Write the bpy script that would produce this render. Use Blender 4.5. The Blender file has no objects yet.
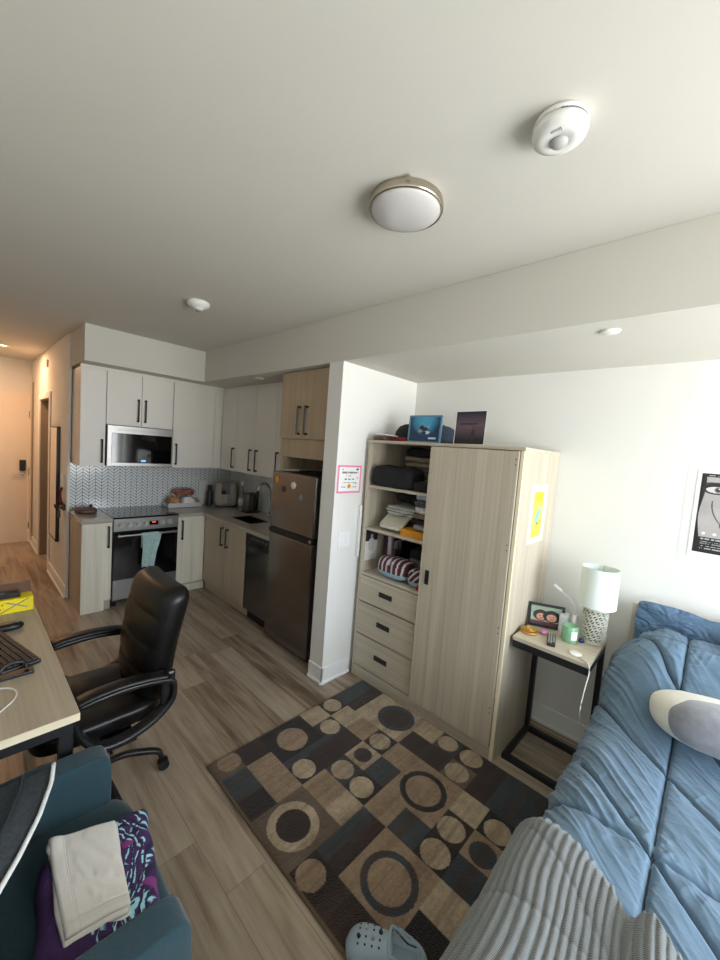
import bpy, bmesh, math, random
import numpy as np
from mathutils import Vector, Matrix
random.seed(5)
S = bpy.context.scene
COL = S.collection

# ---------------------------------------------------------------- camera
def make_camera():
    yaw, pit, rol, h, f = .8131, -.07678, .07585, 1.745, 384.0
    w = Vector((math.sin(yaw)*math.cos(pit), math.cos(yaw)*math.cos(pit), math.sin(pit)))
    r = Vector((math.cos(yaw), -math.sin(yaw), 0)); u = r.cross(w)
    r2 = math.cos(rol)*r + math.sin(rol)*u; u2 = -math.sin(rol)*r + math.cos(rol)*u
    cd = bpy.data.cameras.new('camera'); cam = bpy.data.objects.new('camera', cd)
    cd.sensor_fit = 'VERTICAL'; cd.sensor_height = 24.0; cd.lens = 24.0*f/960
    cd.clip_start = .05
    m = Matrix((r2, u2, -w)).transposed().to_4x4(); m.translation = (0, 0, h)
    cam.matrix_world = m
    COL.objects.link(cam); S.camera = cam
make_camera()
# ---------------------------------------------------------------- world, lights, exposure
W = bpy.data.worlds.new('world'); S.world = W; W.use_nodes = True
bg = W.node_tree.nodes['Background']; bg.inputs[0].default_value = (.90, .95, 1.0, 1); bg.inputs[1].default_value = 11.5
_n = W.node_tree; _tc = _n.nodes.new('ShaderNodeTexCoord'); _sp = _n.nodes.new('ShaderNodeSeparateXYZ'); _mr = _n.nodes.new('ShaderNodeMapRange'); _rp = _n.nodes.new('ShaderNodeValToRGB')
_n.links.new(_tc.outputs['Generated'], _sp.inputs[0]); _n.links.new(_sp.outputs[2], _mr.inputs[0]); _mr.inputs[1].default_value = -1; _mr.inputs[2].default_value = 1
_n.links.new(_mr.outputs[0], _rp.inputs[0]); _n.links.new(_rp.outputs[0], bg.inputs[0])
_e = _rp.color_ramp.elements; _e[0].position = .44; _e[0].color = (.97, .97, .95, 1); _e[1].position = .56; _e[1].color = (.64, .71, .80, 1)   # lower half brightened to lift the ceilings, dimmer overcast sky above
WIN = (.55, 2.70, .70, 2.335)      # window opening x0,x1,z0,z1 in the wall at y=YW
YW = -1.75
def area(name, loc, rot, sx, sy, power, color, portal=False):
    l = bpy.data.lights.new(name, 'AREA'); l.shape = 'RECTANGLE'; l.size = sx; l.size_y = sy
    l.energy = power; l.color = color
    if portal: l.cycles.is_portal = True
    o = bpy.data.objects.new(name, l); o.location = loc; o.rotation_euler = rot; COL.objects.link(o); return o
area('daylight_window', ((WIN[0]+WIN[1])/2, YW-.16, (WIN[2]+WIN[3])/2), (math.radians(90), 0, 0), WIN[1]-WIN[0], WIN[3]-WIN[2], 80, (.86, .93, 1.0), portal=True)
S.view_settings.view_transform = 'Standard'; S.view_settings.look = 'None'
S.view_settings.gamma = 1; S.view_settings.use_curve_mapping = False
S.view_settings.exposure = 0.60
try: S.cycles.max_bounces = 12; S.cycles.diffuse_bounces = 8
except Exception: pass

# ---------------------------------------------------------------- node helpers
def lin(c):
    return tuple(((x/12.92) if x <= .04045 else ((x+.055)/1.055)**2.4) for x in c)
def rgb(r, g, b): return lin((r/255, g/255, b/255))
def newmat(name):
    m = bpy.data.materials.new(name); m.use_nodes = True
    nt = m.node_tree; b = nt.nodes['Principled BSDF']; return m, nt, b
def N(nt, t, **kw):
    n = nt.nodes.new(t)
    for k, v in kw.items():
        if k.startswith('i_'):
            n.inputs[int(k[2:]) if k[2:].isdigit() else k[2:].replace('_', ' ')].default_value = v
        else: setattr(n, k, v)
    return n
def coords(nt, scale=(1, 1, 1), rot=(0, 0, 0), kind='Object'):
    t = N(nt, 'ShaderNodeTexCoord'); mp = N(nt, 'ShaderNodeMapping')
    mp.inputs['Scale'].default_value = scale; mp.inputs['Rotation'].default_value = rot
    nt.links.new(t.outputs[kind], mp.inputs[0]); return mp.outputs[0]
def ramp(nt, fac, stops):
    r = N(nt, 'ShaderNodeValToRGB'); e = r.color_ramp.elements
    while len(e) < len(stops): e.new(.5)
    for i, (p, c) in enumerate(stops):
        e[i].position = p; e[i].color = (*c[:3], 1)
    nt.links.new(fac, r.inputs[0]); return r.outputs[0]
def bump(nt, b, height, strength=.2, dist=.01):
    n = N(nt, 'ShaderNodeBump'); n.inputs['Strength'].default_value = strength; n.inputs['Distance'].default_value = dist
    nt.links.new(height, n.inputs['Height']); nt.links.new(n.outputs[0], b.inputs['Normal']); return n
def plain(name, c, rough=.5, metal=0, spec=.5, noise=0, nscale=40, bmp=0, coat=0, sheen=0):
    m, nt, b = newmat(name)
    b.inputs['Base Color'].default_value = (*c, 1); b.inputs['Roughness'].default_value = rough
    b.inputs['Metallic'].default_value = metal; b.inputs['Specular IOR Level'].default_value = spec
    if coat: b.inputs['Coat Weight'].default_value = coat; b.inputs['Coat Roughness'].default_value = .08
    if sheen: b.inputs['Sheen Weight'].default_value = sheen
    nz = N(nt, 'ShaderNodeTexNoise'); nz.inputs['Scale'].default_value = nscale; nz.inputs['Detail'].default_value = 4
    nt.links.new(coords(nt), nz.inputs['Vector'])
    if noise:
        nt.links.new(ramp(nt, nz.outputs[0], [(.3, tuple(x*(1-noise) for x in c)), (.7, tuple(min(1, x*(1+noise)) for x in c))]), b.inputs['Base Color'])
    if bmp: bump(nt, b, nz.outputs[0], bmp, .004)
    return m
def wood(name, c1, c2, scale, rough=.5, c3=None):
    """laminate with grain: scale is large across the grain, small along it"""
    m, nt, b = newmat(name)
    nz = N(nt, 'ShaderNodeTexNoise'); nz.inputs['Scale'].default_value = 1; nz.inputs['Detail'].default_value = 6; nz.inputs['Roughness'].default_value = .65
    nt.links.new(coords(nt, scale), nz.inputs['Vector'])
    nz2 = N(nt, 'ShaderNodeTexNoise'); nz2.inputs['Scale'].default_value = .28; nz2.inputs['Detail'].default_value = 3
    nt.links.new(coords(nt, scale), nz2.inputs['Vector'])
    mx = N(nt, 'ShaderNodeMath', operation='ADD'); nt.links.new(nz.outputs[0], mx.inputs[0]); nt.links.new(nz2.outputs[0], mx.inputs[1])
    md = N(nt, 'ShaderNodeMath', operation='MULTIPLY'); nt.links.new(mx.outputs[0], md.inputs[0]); md.inputs[1].default_value = .5
    nt.links.new(ramp(nt, md.outputs[0], [(.36, c1), (.5, tuple((a+b_)/2 for a, b_ in zip(c1, c2))), (.64, c2)]), b.inputs['Base Color'])
    b.inputs['Roughness'].default_value = rough
    bump(nt, b, md.outputs[0], .08, .002)
    return m
def brushed(name, c, rough, scale, metal=1.0):
    m, nt, b = newmat(name)
    nz = N(nt, 'ShaderNodeTexNoise'); nz.inputs['Scale'].default_value = 1; nz.inputs['Detail'].default_value = 3
    nt.links.new(coords(nt, scale), nz.inputs['Vector'])
    nt.links.new(ramp(nt, nz.outputs[0], [(.3, tuple(x*.9 for x in c)), (.7, c)]), b.inputs['Base Color'])
    b.inputs['Metallic'].default_value = metal; b.inputs['Roughness'].default_value = rough
    bump(nt, b, nz.outputs[0], .03, .001)
    return m
def paintmat(name, rough=.6, bmp=0, bscale=300, sheen=0, spec=.5):
    m, nt, b = newmat(name)
    a = N(nt, 'ShaderNodeAttribute'); a.attribute_name = 'Col'
    nt.links.new(a.outputs['Color'], b.inputs['Base Color']); b.inputs['Roughness'].default_value = rough
    b.inputs['Specular IOR Level'].default_value = spec
    if sheen: b.inputs['Sheen Weight'].default_value = sheen
    if bmp:
        nz = N(nt, 'ShaderNodeTexNoise'); nz.inputs['Scale'].default_value = bscale; nz.inputs['Detail'].default_value = 3
        nt.links.new(coords(nt), nz.inputs['Vector']); bump(nt, b, nz.outputs[0], bmp, .006)
    return m
def emis(name, c, s):
    m, nt, b = newmat(name); b.inputs['Base Color'].default_value = (*c, 1)
    b.inputs['Emission Color'].default_value = (*c, 1); b.inputs['Emission Strength'].default_value = s; return m

M = {}
M['wall'] = plain('wall_paint', rgb(226, 226, 222), .85, spec=.2, noise=.012, nscale=3, bmp=.03)
M['ceil'] = plain('ceiling_paint', rgb(206, 204, 196), .9, spec=.15, noise=.012, nscale=2, bmp=.03)
M['trim'] = plain('white_trim_paint', rgb(236, 238, 238), .45)
M['white'] = plain('white_plastic', rgb(228, 228, 224), .4)
M['wcab'] = plain('white_cabinet_laminate', rgb(222, 219, 212), .45, noise=.01, nscale=5)
M['woodZ'] = wood('pale_oak_laminate_upright', rgb(172, 162, 143), rgb(200, 191, 172), (70, 70, 1.3), .5)
M['woodY'] = wood('pale_oak_laminate_level', rgb(172, 162, 143), rgb(200, 191, 172), (40, 1.3, 70), .5)
M['kwoodZ'] = wood('kitchen_laminate_upright', rgb(206, 200, 180), rgb(232, 228, 212), (70, 70, 1.5), .5)
M['kwoodX'] = wood('kitchen_laminate_sink_run', rgb(176, 164, 144), rgb(190, 179, 159), (70, 70, 1.5), .5)
M['kwoodT'] = wood('kitchen_laminate_fridge_surround', rgb(166, 147, 122), rgb(186, 168, 143), (60, 60, 1.5), .5)
M['deskW'] = wood('desk_top_laminate', rgb(158, 146, 126), rgb(186, 175, 154), (60, 1.6, 60), .45)
M['edge'] = plain('pale_edge_band', rgb(226, 214, 184), .5)
M['blackm'] = plain('black_powder_coat', rgb(28, 29, 31), .45)
M['blackp'] = plain('black_plastic', rgb(22, 23, 25), .38)
M['blackg'] = plain('black_glass', rgb(9, 9, 11), .06, coat=.3)
M['darkhole'] = plain('recess_shade_tone', rgb(18, 17, 16), .8)  # near-black colour stands in for the shade inside slots and holes
M['steel'] = brushed('brushed_steel', rgb(136, 133, 128), .3, (4, 4, 160))
M['steelh'] = brushed('brushed_steel_level', rgb(146, 144, 141), .34, (3, 160, 160))
M['fridge'] = brushed('fridge_steel', rgb(132, 132, 131), .2, (160, 160, 3))
M['chrome'] = plain('chrome', rgb(210, 210, 210), .12, metal=1)
M['nickel'] = plain('brushed_nickel', rgb(190, 182, 166), .25, metal=1)
M['counter'] = plain('quartz_counter', rgb(178, 171, 160), .12, noise=.06, nscale=120)
M['grout'] = plain('dark_grout', rgb(78, 86, 90), .8)
M['tile'] = plain('white_glazed_tile', rgb(236, 240, 240), .12)
M['leather'] = plain('black_leather', rgb(11, 10, 10), .36, spec=.4, noise=.25, nscale=60, bmp=.12)
M['teal'] = plain('teal_upholstery', rgb(20, 53, 63), .85, noise=.12, nscale=220, bmp=.25, sheen=.2)
M['greyfab'] = plain('grey_blanket_fabric', rgb(52, 57, 62), .95, noise=.25, nscale=90, bmp=.3)
M['whitefab'] = plain('off_white_cotton', rgb(212, 208, 202), .9, noise=.03, nscale=200, bmp=.1)
M['darkfab'] = plain('black_cotton', rgb(24, 24, 27), .9, noise=.2, nscale=60, bmp=.2)
M['cream'] = plain('cream_fleece', rgb(224, 221, 208), .95, noise=.06, nscale=260, bmp=.8, sheen=.3)
M['greyplush'] = plain('grey_plush', rgb(132, 134, 140), .95, noise=.12, nscale=40, bmp=.3, sheen=.4)
M['glassy'] = plain('frosted_glass_shade', rgb(200, 198, 196), .25, coat=.3)
M['paper'] = plain('white_paper', rgb(232, 233, 230), .7)
M['pink'] = plain('pink_card', rgb(226, 120, 160), .6)
M['yellow'] = plain('yellow_card', rgb(248, 226, 20), .5)
M['orange'] = plain('amber_card', rgb(206, 140, 20), .55)
M['red'] = plain('dark_red_fabric', rgb(110, 22, 34), .85, noise=.1)
M['brown'] = plain('brown_leather', rgb(84, 52, 42), .5, noise=.15)
M['gold'] = plain('gold_metal', rgb(212, 170, 90), .3, metal=.8)
M['green'] = plain('pale_green_candle_glass', rgb(128, 178, 142), .25, coat=.4)
M['blue'] = plain('deep_blue_plastic', rgb(26, 52, 110), .4)
M['grey'] = plain('grey_plastic', rgb(120, 122, 124), .5)
M['lgrey'] = plain('light_grey_plastic', rgb(172, 172, 170), .45)
M['bluecap'] = plain('grey_blue_fabric', rgb(62, 76, 92), .9, noise=.1)
M['towel'] = plain('mint_towel_cloth', rgb(160, 188, 184), .95, noise=.15, nscale=50, bmp=.3)
M['ceramic'] = plain('cream_ceramic', rgb(214, 214, 200), .4)
M['shade'] = plain('white_lamp_shade_fabric', rgb(226, 236, 232), .8)
M['bread'] = plain('brown_bread', rgb(182, 134, 92), .6, noise=.45, nscale=40)
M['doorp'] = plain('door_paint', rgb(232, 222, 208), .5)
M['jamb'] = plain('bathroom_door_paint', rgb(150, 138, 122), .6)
M['outdoor'] = plain('balcony_concrete', rgb(150, 150, 148), .8)
M['paint'] = paintmat('printed_paper', .45)
M['paintf'] = paintmat('printed_fabric', .9, .2, 300)
M['clog'] = plain('pale_blue_grey_foam', rgb(150, 168, 180), .5)
M['clogin'] = plain('clog_lining_foam', rgb(128, 148, 162), .6)
M['mirror'] = plain('mirror_glass', rgb(220, 220, 220), .03, metal=1)
M['tissue'] = plain('clear_plastic_cup', rgb(205, 208, 210), .3)
M['blueled'] = emis('blue_display', (.1, .35, 1), 1.2)
M['redled'] = emis('red_display', (1, .1, .05), .8)

def floor_material():
    m, nt, b = newmat('oak_plank_floor'); L = nt.links.new
    tc = N(nt, 'ShaderNodeTexCoord'); sp = N(nt, 'ShaderNodeSeparateXYZ'); L(tc.outputs['Object'], sp.inputs[0])
    def mth(op, a, b_=None):
        n = N(nt, 'ShaderNodeMath', operation=op)
        for i, v in enumerate((a, b_)):
            if v is None: continue
            if isinstance(v, (int, float)): n.inputs[i].default_value = v
            else: L(v, n.inputs[i])
        return n.outputs[0]
    xs = mth('DIVIDE', sp.outputs[0], .178); row = mth('FLOOR', xs)
    wn = N(nt, 'ShaderNodeTexWhiteNoise', noise_dimensions='1D'); L(row, wn.inputs['W'])
    ys = mth('DIVIDE', mth('ADD', sp.outputs[1], mth('MULTIPLY', wn.outputs['Value'], 1.2)), 1.22)
    colm = mth('FLOOR', ys)
    cb = N(nt, 'ShaderNodeCombineXYZ'); L(row, cb.inputs[0]); L(colm, cb.inputs[1])
    wn2 = N(nt, 'ShaderNodeTexWhiteNoise', noise_dimensions='2D'); L(cb.outputs[0], wn2.inputs['Vector'])
    # grain
    gx = mth('MULTIPLY', sp.outputs[0], 26); gy = mth('MULTIPLY', sp.outputs[1], 1.5)
    off = mth('MULTIPLY', wn2.outputs['Value'], 37)
    g = N(nt, 'ShaderNodeCombineXYZ'); L(mth('ADD', gx, off), g.inputs[0]); L(gy, g.inputs[1]); L(off, g.inputs[2])
    nz = N(nt, 'ShaderNodeTexNoise'); nz.inputs['Scale'].default_value = 1; nz.inputs['Detail'].default_value = 8; nz.inputs['Roughness'].default_value = .6; nz.inputs['Distortion'].default_value = .6
    L(g.outputs[0], nz.inputs['Vector'])
    g2 = N(nt, 'ShaderNodeCombineXYZ'); L(mth('ADD', mth('MULTIPLY', sp.outputs[0], 7), off), g2.inputs[0]); L(mth('MULTIPLY', sp.outputs[1], 1.0), g2.inputs[1]); L(off, g2.inputs[2])
    nz2 = N(nt, 'ShaderNodeTexNoise'); nz2.inputs['Scale'].default_value = 1; nz2.inputs['Detail'].default_value = 3; nz2.inputs['Distortion'].default_value = 1.2
    L(g2.outputs[0], nz2.inputs['Vector'])
    t = mth('ADD', mth('MULTIPLY', nz.outputs[0], .55), mth('ADD', mth('MULTIPLY', nz2.outputs[0], .35), mth('MULTIPLY', wn2.outputs['Value'], .13)))
    c = ramp(nt, t, [(.36, rgb(100, 84, 69)), (.46, rgb(136, 120, 103)), (.54, rgb(158, 143, 125)), (.68, rgb(178, 165, 147))])
    # seams
    fx = mth('FRACT', xs); fy = mth('FRACT', ys)
    sx = mth('MINIMUM', fx, mth('SUBTRACT', 1, fx)); sy = mth('MULTIPLY', mth('MINIMUM', fy, mth('SUBTRACT', 1, fy)), 6.8)
    s = mth('LESS_THAN', mth('MINIMUM', sx, sy), .0045)
    mx = N(nt, 'ShaderNodeMix', data_type='RGBA'); L(s, mx.inputs[0]); L(c, mx.inputs[6]); mx.inputs[7].default_value = (*rgb(92, 79, 67), 1)
    L(mx.outputs[2], b.inputs['Base Color']); b.inputs['Roughness'].default_value = .36
    bump(nt, b, mth('SUBTRACT', t, s), .12, .002)
    return m
M['floor'] = floor_material()
def fabric_blue():
    m, nt, b = newmat('blue_comforter_fabric')
    nz = N(nt, 'ShaderNodeTexNoise'); nz.inputs['Scale'].default_value = 1; nz.inputs['Detail'].default_value = 4; nz.inputs['Distortion'].default_value = .8
    nt.links.new(coords(nt, (34, 7, 12), (0, 0, .5)), nz.inputs['Vector'])
    b.inputs['Base Color'].default_value = (*rgb(90, 116, 138), 1); b.inputs['Roughness'].default_value = .72
    b.inputs['Sheen Weight'].default_value = .15
    bump(nt, b, nz.outputs[0], .22, .012); return m
M['bluefab'] = fabric_blue()
def pillow_fabric():
    m, nt, b = newmat('blue_pillowcase_fabric'); b.inputs['Base Color'].default_value = (*rgb(82, 110, 138), 1); b.inputs['Roughness'].default_value = .75
    nz = N(nt, 'ShaderNodeTexNoise'); nz.inputs['Scale'].default_value = 1; nz.inputs['Detail'].default_value = 3; nz.inputs['Distortion'].default_value = 1.2
    nt.links.new(coords(nt, (5, 9, 16), (.5, 0, 0)), nz.inputs['Vector']); bump(nt, b, nz.outputs[0], .8, .06); return m
M['pillowfab'] = pillow_fabric()
def knit():
    m, nt, b = newmat('grey_rib_knit')
    w = N(nt, 'ShaderNodeTexWave', wave_type='BANDS', bands_direction='X'); w.inputs['Scale'].default_value = 66; w.inputs['Distortion'].default_value = 2.5; w.inputs['Detail'].default_value = 2
    nt.links.new(coords(nt), w.inputs['Vector'])
    nt.links.new(ramp(nt, w.outputs['Fac'], [(0, rgb(94, 99, 101)), (1, rgb(138, 143, 143))]), b.inputs['Base Color'])
    b.inputs['Roughness'].default_value = .95; b.inputs['Sheen Weight'].default_value = .3
    bump(nt, b, w.outputs['Fac'], .5, .006); return m
M['knit'] = knit()

# ---------------------------------------------------------------- mesh helpers
def bx(bm, x0, x1, y0, y1, z0, z1, bev=0, seg=2):
    vs = [bm.verts.new((x, y, z)) for z in (z0, z1) for y in (y0, y1) for x in (x0, x1)]
    fs = [bm.faces.new([vs[i] for i in q]) for q in ((0, 2, 3, 1), (4, 5, 7, 6), (0, 1, 5, 4), (2, 6, 7, 3), (0, 4, 6, 2), (1, 3, 7, 5))]
    if bev:
        es = list({e for f in fs for e in f.edges})
        bmesh.ops.bevel(bm, geom=es, offset=bev, segments=seg, affect='EDGES', profile=.5)
def cyl(bm, p, q, r0, r1=None, n=20):
    p, q = Vector(p), Vector(q); d = q-p; r1 = r0 if r1 is None else r1
    rot = d.to_track_quat('Z', 'Y').to_matrix().to_4x4(); rot.translation = (p+q)/2
    bmesh.ops.create_cone(bm, cap_ends=True, segments=n, radius1=r0, radius2=r1, depth=d.length, matrix=rot)
def lathe(bm, c, prof, n=32, axis='Z', sx=1, sy=1):
    """prof: list of (r, z); revolved about a vertical axis through c"""
    rings = []
    for r, z in prof:
        ring = []
        for i in range(n):
            a = 2*math.pi*i/n; x, y = r*math.cos(a)*sx, r*math.sin(a)*sy
            v = (c[0]+x, c[1]+y, c[2]+z) if axis == 'Z' else ((c[0]+z, c[1]+x, c[2]+y) if axis == 'X' else (c[0]+x, c[1]+z, c[2]+y))
            ring.append(bm.verts.new(v))
        rings.append(ring)
    for a, b in zip(rings, rings[1:]):
        for i in range(n): bm.faces.new((a[i], a[(i+1) % n], b[(i+1) % n], b[i]))
    for ring, flip in ((rings[0], True), (rings[-1], False)):
        bm.faces.new(ring[::-1] if flip else ring)
def spline(pts, n=8):
    P = [Vector(p) for p in pts]; out = []
    P = [P[0]*2-P[1]] + P + [P[-1]*2-P[-2]]
    for i in range(1, len(P)-2):
        for k in range(n):
            t = k/n; a, b, c, d = P[i-1:i+3]
            out.append(.5*((2*b)+(-a+c)*t+(2*a-5*b+4*c-d)*t*t+(-a+3*b-3*c+d)*t**3))
    out.append(P[-2]); return out
def tube(bm, pts, r, n=10, smooth=0, flat=None):
    """flat=(w,h,upvector): rectangular-ish oval section"""
    P = spline(pts, smooth) if smooth else [Vector(p) for p in pts]
    rings = []; up0 = Vector((0, 0, 1))
    for i, p in enumerate(P):
        t = (P[min(i+1, len(P)-1)]-P[max(i-1, 0)]).normalized()
        up = Vector(flat[2]) if flat else (up0 if abs(t.z) < .9 else Vector((1, 0, 0)))
        s = t.cross(up).normalized(); u = s.cross(t).normalized()
        rr = r[i] if isinstance(r, (list, tuple)) else r
        ring = []
        for k in range(n):
            a = 2*math.pi*k/n; ca, sa = math.cos(a), math.sin(a)
            if flat:
                e = .55; X = math.copysign(abs(ca)**e, ca)*flat[0]; Y = math.copysign(abs(sa)**e, sa)*flat[1]
            else: X, Y = ca*rr, sa*rr
            ring.append(bm.verts.new(p+s*X+u*Y))
        rings.append(ring)
    for a, b in zip(rings, rings[1:]):
        for k in range(n): bm.faces.new((a[k], a[(k+1) % n], b[(k+1) % n], b[k]))
    bm.faces.new(rings[0][::-1]); bm.faces.new(rings[-1])
def softbox(bm, c, d, e=.35, n=14, rot=None, amp=0, freq=9, seed=0, fn=None):
    """superellipsoid cushion, centre c, full size d, e = roundness"""
    from mathutils import noise
    tmp = bmesh.new(); bmesh.ops.create_cube(tmp, size=2); bmesh.ops.subdivide_edges(tmp, edges=tmp.edges[:], cuts=n, use_grid_fill=True)
    mp = {}
    for v in tmp.verts:
        p = v.co.copy(); x, y, z = p
        # rounded-box mapping
        L = max(abs(x), abs(y), abs(z)); q = p.normalized()*L
        pw = 2/e
        s = (abs(x)**pw+abs(y)**pw+abs(z)**pw)**(1/pw)
        p = p*(L/s)
        if fn: p = Vector(fn(p))
        w = Vector((p.x*d[0]/2, p.y*d[1]/2, p.z*d[2]/2))
        if amp: 
            k = noise.noise(Vector((w.x*freq+seed, w.y*freq, w.z*freq)))
            w += p.normalized()*k*amp
        if rot is not None: w = rot @ w
        mp[v] = bm.verts.new(w+Vector(c))
    for f in tmp.faces: bm.faces.new([mp[v] for v in f.verts])
    tmp.free()
def empty(name, loc, rz=0):
    o = bpy.data.objects.new(name, None); o.empty_display_size = .1; o.location = loc; o.rotation_euler = (0, 0, rz); COL.objects.link(o); return o
def thing(name, label, cat, loc, rz=0, group=None):
    o = empty(name, loc, rz); o['label'] = label; o['category'] = cat
    if group: o['group'] = group
    return o
def rootof(o):
    while o.parent: o = o.parent
    return o
def obj(name, bm, mat, parent=None, smooth=False, local=False, label=None, base=None):
    """meshes are written in world metres and re-based on their thing's origin (unless local)"""
    bmesh.ops.recalc_face_normals(bm, faces=bm.faces[:])
    me = bpy.data.meshes.new(name)
    if not local:
        off = rootof(parent).location if parent else (Vector(base) if base else None)
        if off is not None: bmesh.ops.translate(bm, verts=bm.verts[:], vec=-Vector(off))
    bm.to_mesh(me); bm.free()
    for mm in (mat if isinstance(mat, (list, tuple)) else [mat]): me.materials.append(mm)
    o = bpy.data.objects.new(name, me); COL.objects.link(o)
    if parent: o.parent = parent
    elif base: o.location = base
    if smooth: me.polygons.foreach_set('use_smooth', [True]*len(me.polygons))
    if label: o['label'] = label
    return o
def autosmooth(o, ang=40):
    m = o.modifiers.new('edge split', 'EDGE_SPLIT'); m.split_angle = math.radians(ang); return o
def tag(o, label, cat, group=None, kind=None):
    o['label'] = label; o['category'] = cat
    if group: o['group'] = group
    if kind: o['kind'] = kind
    return o
def struct(name, bm, m, label=None):
    o = obj(name, bm, m); o['kind'] = 'structure'
    if label: o['label'] = label
    return o
def B(*a, bev=0, seg=2):
    bm = bmesh.new(); bx(bm, *a, bev=bev, seg=seg); return bm
def grid(name, nu, nv, P, mat, parent=None, thick=0, smooth=True, col=None, base=None):
    """P: array (nv,nu,3) in world metres; col: (nv,nu,3) linear colour"""
    me = bpy.data.meshes.new(name)
    P = np.asarray(P, dtype=np.float64).reshape(-1, 3)
    off = np.array(rootof(parent).location) if parent else (np.array(base) if base is not None else np.zeros(3))
    P = P-off
    i = np.arange((nv-1)*(nu-1)); r = i//(nu-1); c = i % (nu-1); a = r*nu+c
    F = np.stack([a, a+1, a+nu+1, a+nu], 1)
    me.vertices.add(len(P)); me.vertices.foreach_set('co', P.ravel())
    me.loops.add(F.size); me.loops.foreach_set('vertex_index', F.ravel().astype(np.int32))
    me.polygons.add(len(F)); me.polygons.foreach_set('loop_start', (np.arange(len(F))*4).astype(np.int32))
    me.update(calc_edges=True)
    me.polygons.foreach_set('use_smooth', [smooth]*len(F))
    if col is not None:
        ca = me.color_attributes.new('Col', 'FLOAT_COLOR', 'POINT')
        C = np.ones((len(P), 4)); C[:, :3] = np.asarray(col).reshape(-1, 3); ca.data.foreach_set('color', C.ravel())
    for mm in (mat if isinstance(mat, (list, tuple)) else [mat]): me.materials.append(mm)
    o = bpy.data.objects.new(name, me); COL.objects.link(o)
    if parent: o.parent = parent
    elif base is not None: o.location = base
    if thick:
        m = o.modifiers.new('thickness', 'SOLIDIFY'); m.thickness = abs(thick); m.offset = 1 if thick > 0 else -1
    return o
def vnoise(x, y, seed=0):
    """smooth value noise, numpy"""
    rs = np.random.RandomState(seed); T = rs.rand(256, 256)
    xi = np.floor(x).astype(int); yi = np.floor(y).astype(int); fx = x-xi; fy = y-yi
    fx = fx*fx*(3-2*fx); fy = fy*fy*(3-2*fy)
    g = lambda a, b: T[a % 256, b % 256]
    return (g(xi, yi)*(1-fx)+g(xi+1, yi)*fx)*(1-fy)+(g(xi, yi+1)*(1-fx)+g(xi+1, yi+1)*fx)*fy
def fbm(x, y, seed=0, o=4):
    s = 0; a = .5
    for k in range(o): s = s+a*vnoise(x*2**k, y*2**k, seed+k); a *= .5
    return s
def sheet(o, x, y, z, eu, ev, nu, nv): pass
def panel_pts(p0, eu, ev, nu, nv):
    """points of a flat panel: p0 corner, eu, ev edge vectors"""
    U, V = np.meshgrid(np.linspace(0, 1, nu), np.linspace(0, 1, nv))
    return np.array(p0)+U[..., None]*np.array(eu)+V[..., None]*np.array(ev), U, V

# ================================================================= SETTING
XL, XH, XK, XW, XB = -.40, .77, 2.575, 2.736, 1.86
YE, YK, YB, YS0, YS1 = 7.5, 4.85, 4.19, 2.0, 2.145
ZC, ZS = 2.677, 2.356
T = .12
struct('floor', B(XL-.3, 3.0, YW-.3, YE+.3, -.08, 0), M['floor'])
struct('ceiling', B(XL-.2, 3.0, YW-.2, YE+.2, ZC, ZC+.1), M['ceil'])
struct('wall_left', B(XL-T, XL, YW-T, YE+T, 0, ZC), M['wall'])
bm = bmesh.new()      # entrance wall with the door opening
bx(bm, .755, XH+T+.6, YE, YE+T, 0, ZC); bx(bm, XL, -.20, YE, YE+T, 0, ZC); bx(bm, -.20, .755, YE, YE+T, 2.14, ZC)
struct('wall_entry', bm, M['wall'])
bm = bmesh.new()      # hall side wall, with the bathroom doorway
D0, D1 = 5.86, 6.62
bx(bm, XH, XH+.022, YK-.07, YK, 0, ZC); bx(bm, XH, XH+T, YK, D0, 0, ZC); bx(bm, XH, XH+T, D1, YE, 0, ZC); bx(bm, XH, XH+T, D0, D1, 2.10, ZC)
struct('wall_hall', bm, M['wall'])
struct('wall_back', B(XH+T+.001, XK+T, YK, YK+T, 0, ZC), M['wall'])
struct('wall_kitchen', B(XK, XW+T, YS1, YK, 0, ZS), M['wall'])
struct('wall_partition', B(XB, XW, YS0, YS1, 0, ZS), M['wall'])
struct('wall_right', B(XW, XW+T, YW-T, YS1-.002, 0, ZC), M['wall'])
bm = bmesh.new()      # dropped soffit over the bed side and over the kitchen
bx(bm, XB, XW, YW, YB, ZS, ZC-.001)
bx(bm, XH+.012, XW, YB, YK, ZS, ZC-.001)
struct('ceiling_soffit', bm, M['ceil'])
bm = bmesh.new()
x0, x1, z0, z1 = WIN
bx(bm, XL, x0, YW-T, YW, 0, ZC); bx(bm, x1, XW, YW-T, YW, 0, ZC); bx(bm, x0, x1, YW-T, YW, 0, z0); bx(bm, x0, x1, YW-T, YW, z1, ZC)
struct('wall_window', bm, M['wall'])
wf = bmesh.new()
for a, b in ((x0, x0+.05), (x1-.05, x1), ((x0+x1)/2-.03, (x0+x1)/2+.03)): bx(wf, a, b, YW-.1, YW-.04, z0, z1)
bx(wf, x0, x1, YW-.1, YW-.04, z0, z0+.05); bx(wf, x0, x1, YW-.1, YW-.04, z1-.05, z1)
wo = struct('window_1', wf, M['trim'])
gm, gnt, gb = newmat('window_glass')
gt = N(gnt, 'ShaderNodeBsdfTransparent'); gg = N(gnt, 'ShaderNodeBsdfGlossy'); gg.inputs['Roughness'].default_value = .02
gx = N(gnt, 'ShaderNodeMixShader'); gx.inputs[0].default_value = .06
gnt.links.new(gt.outputs[0], gx.inputs[1]); gnt.links.new(gg.outputs[0], gx.inputs[2]); gnt.links.new(gx.outputs[0], gnt.nodes['Material Output'].inputs[0])
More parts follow.
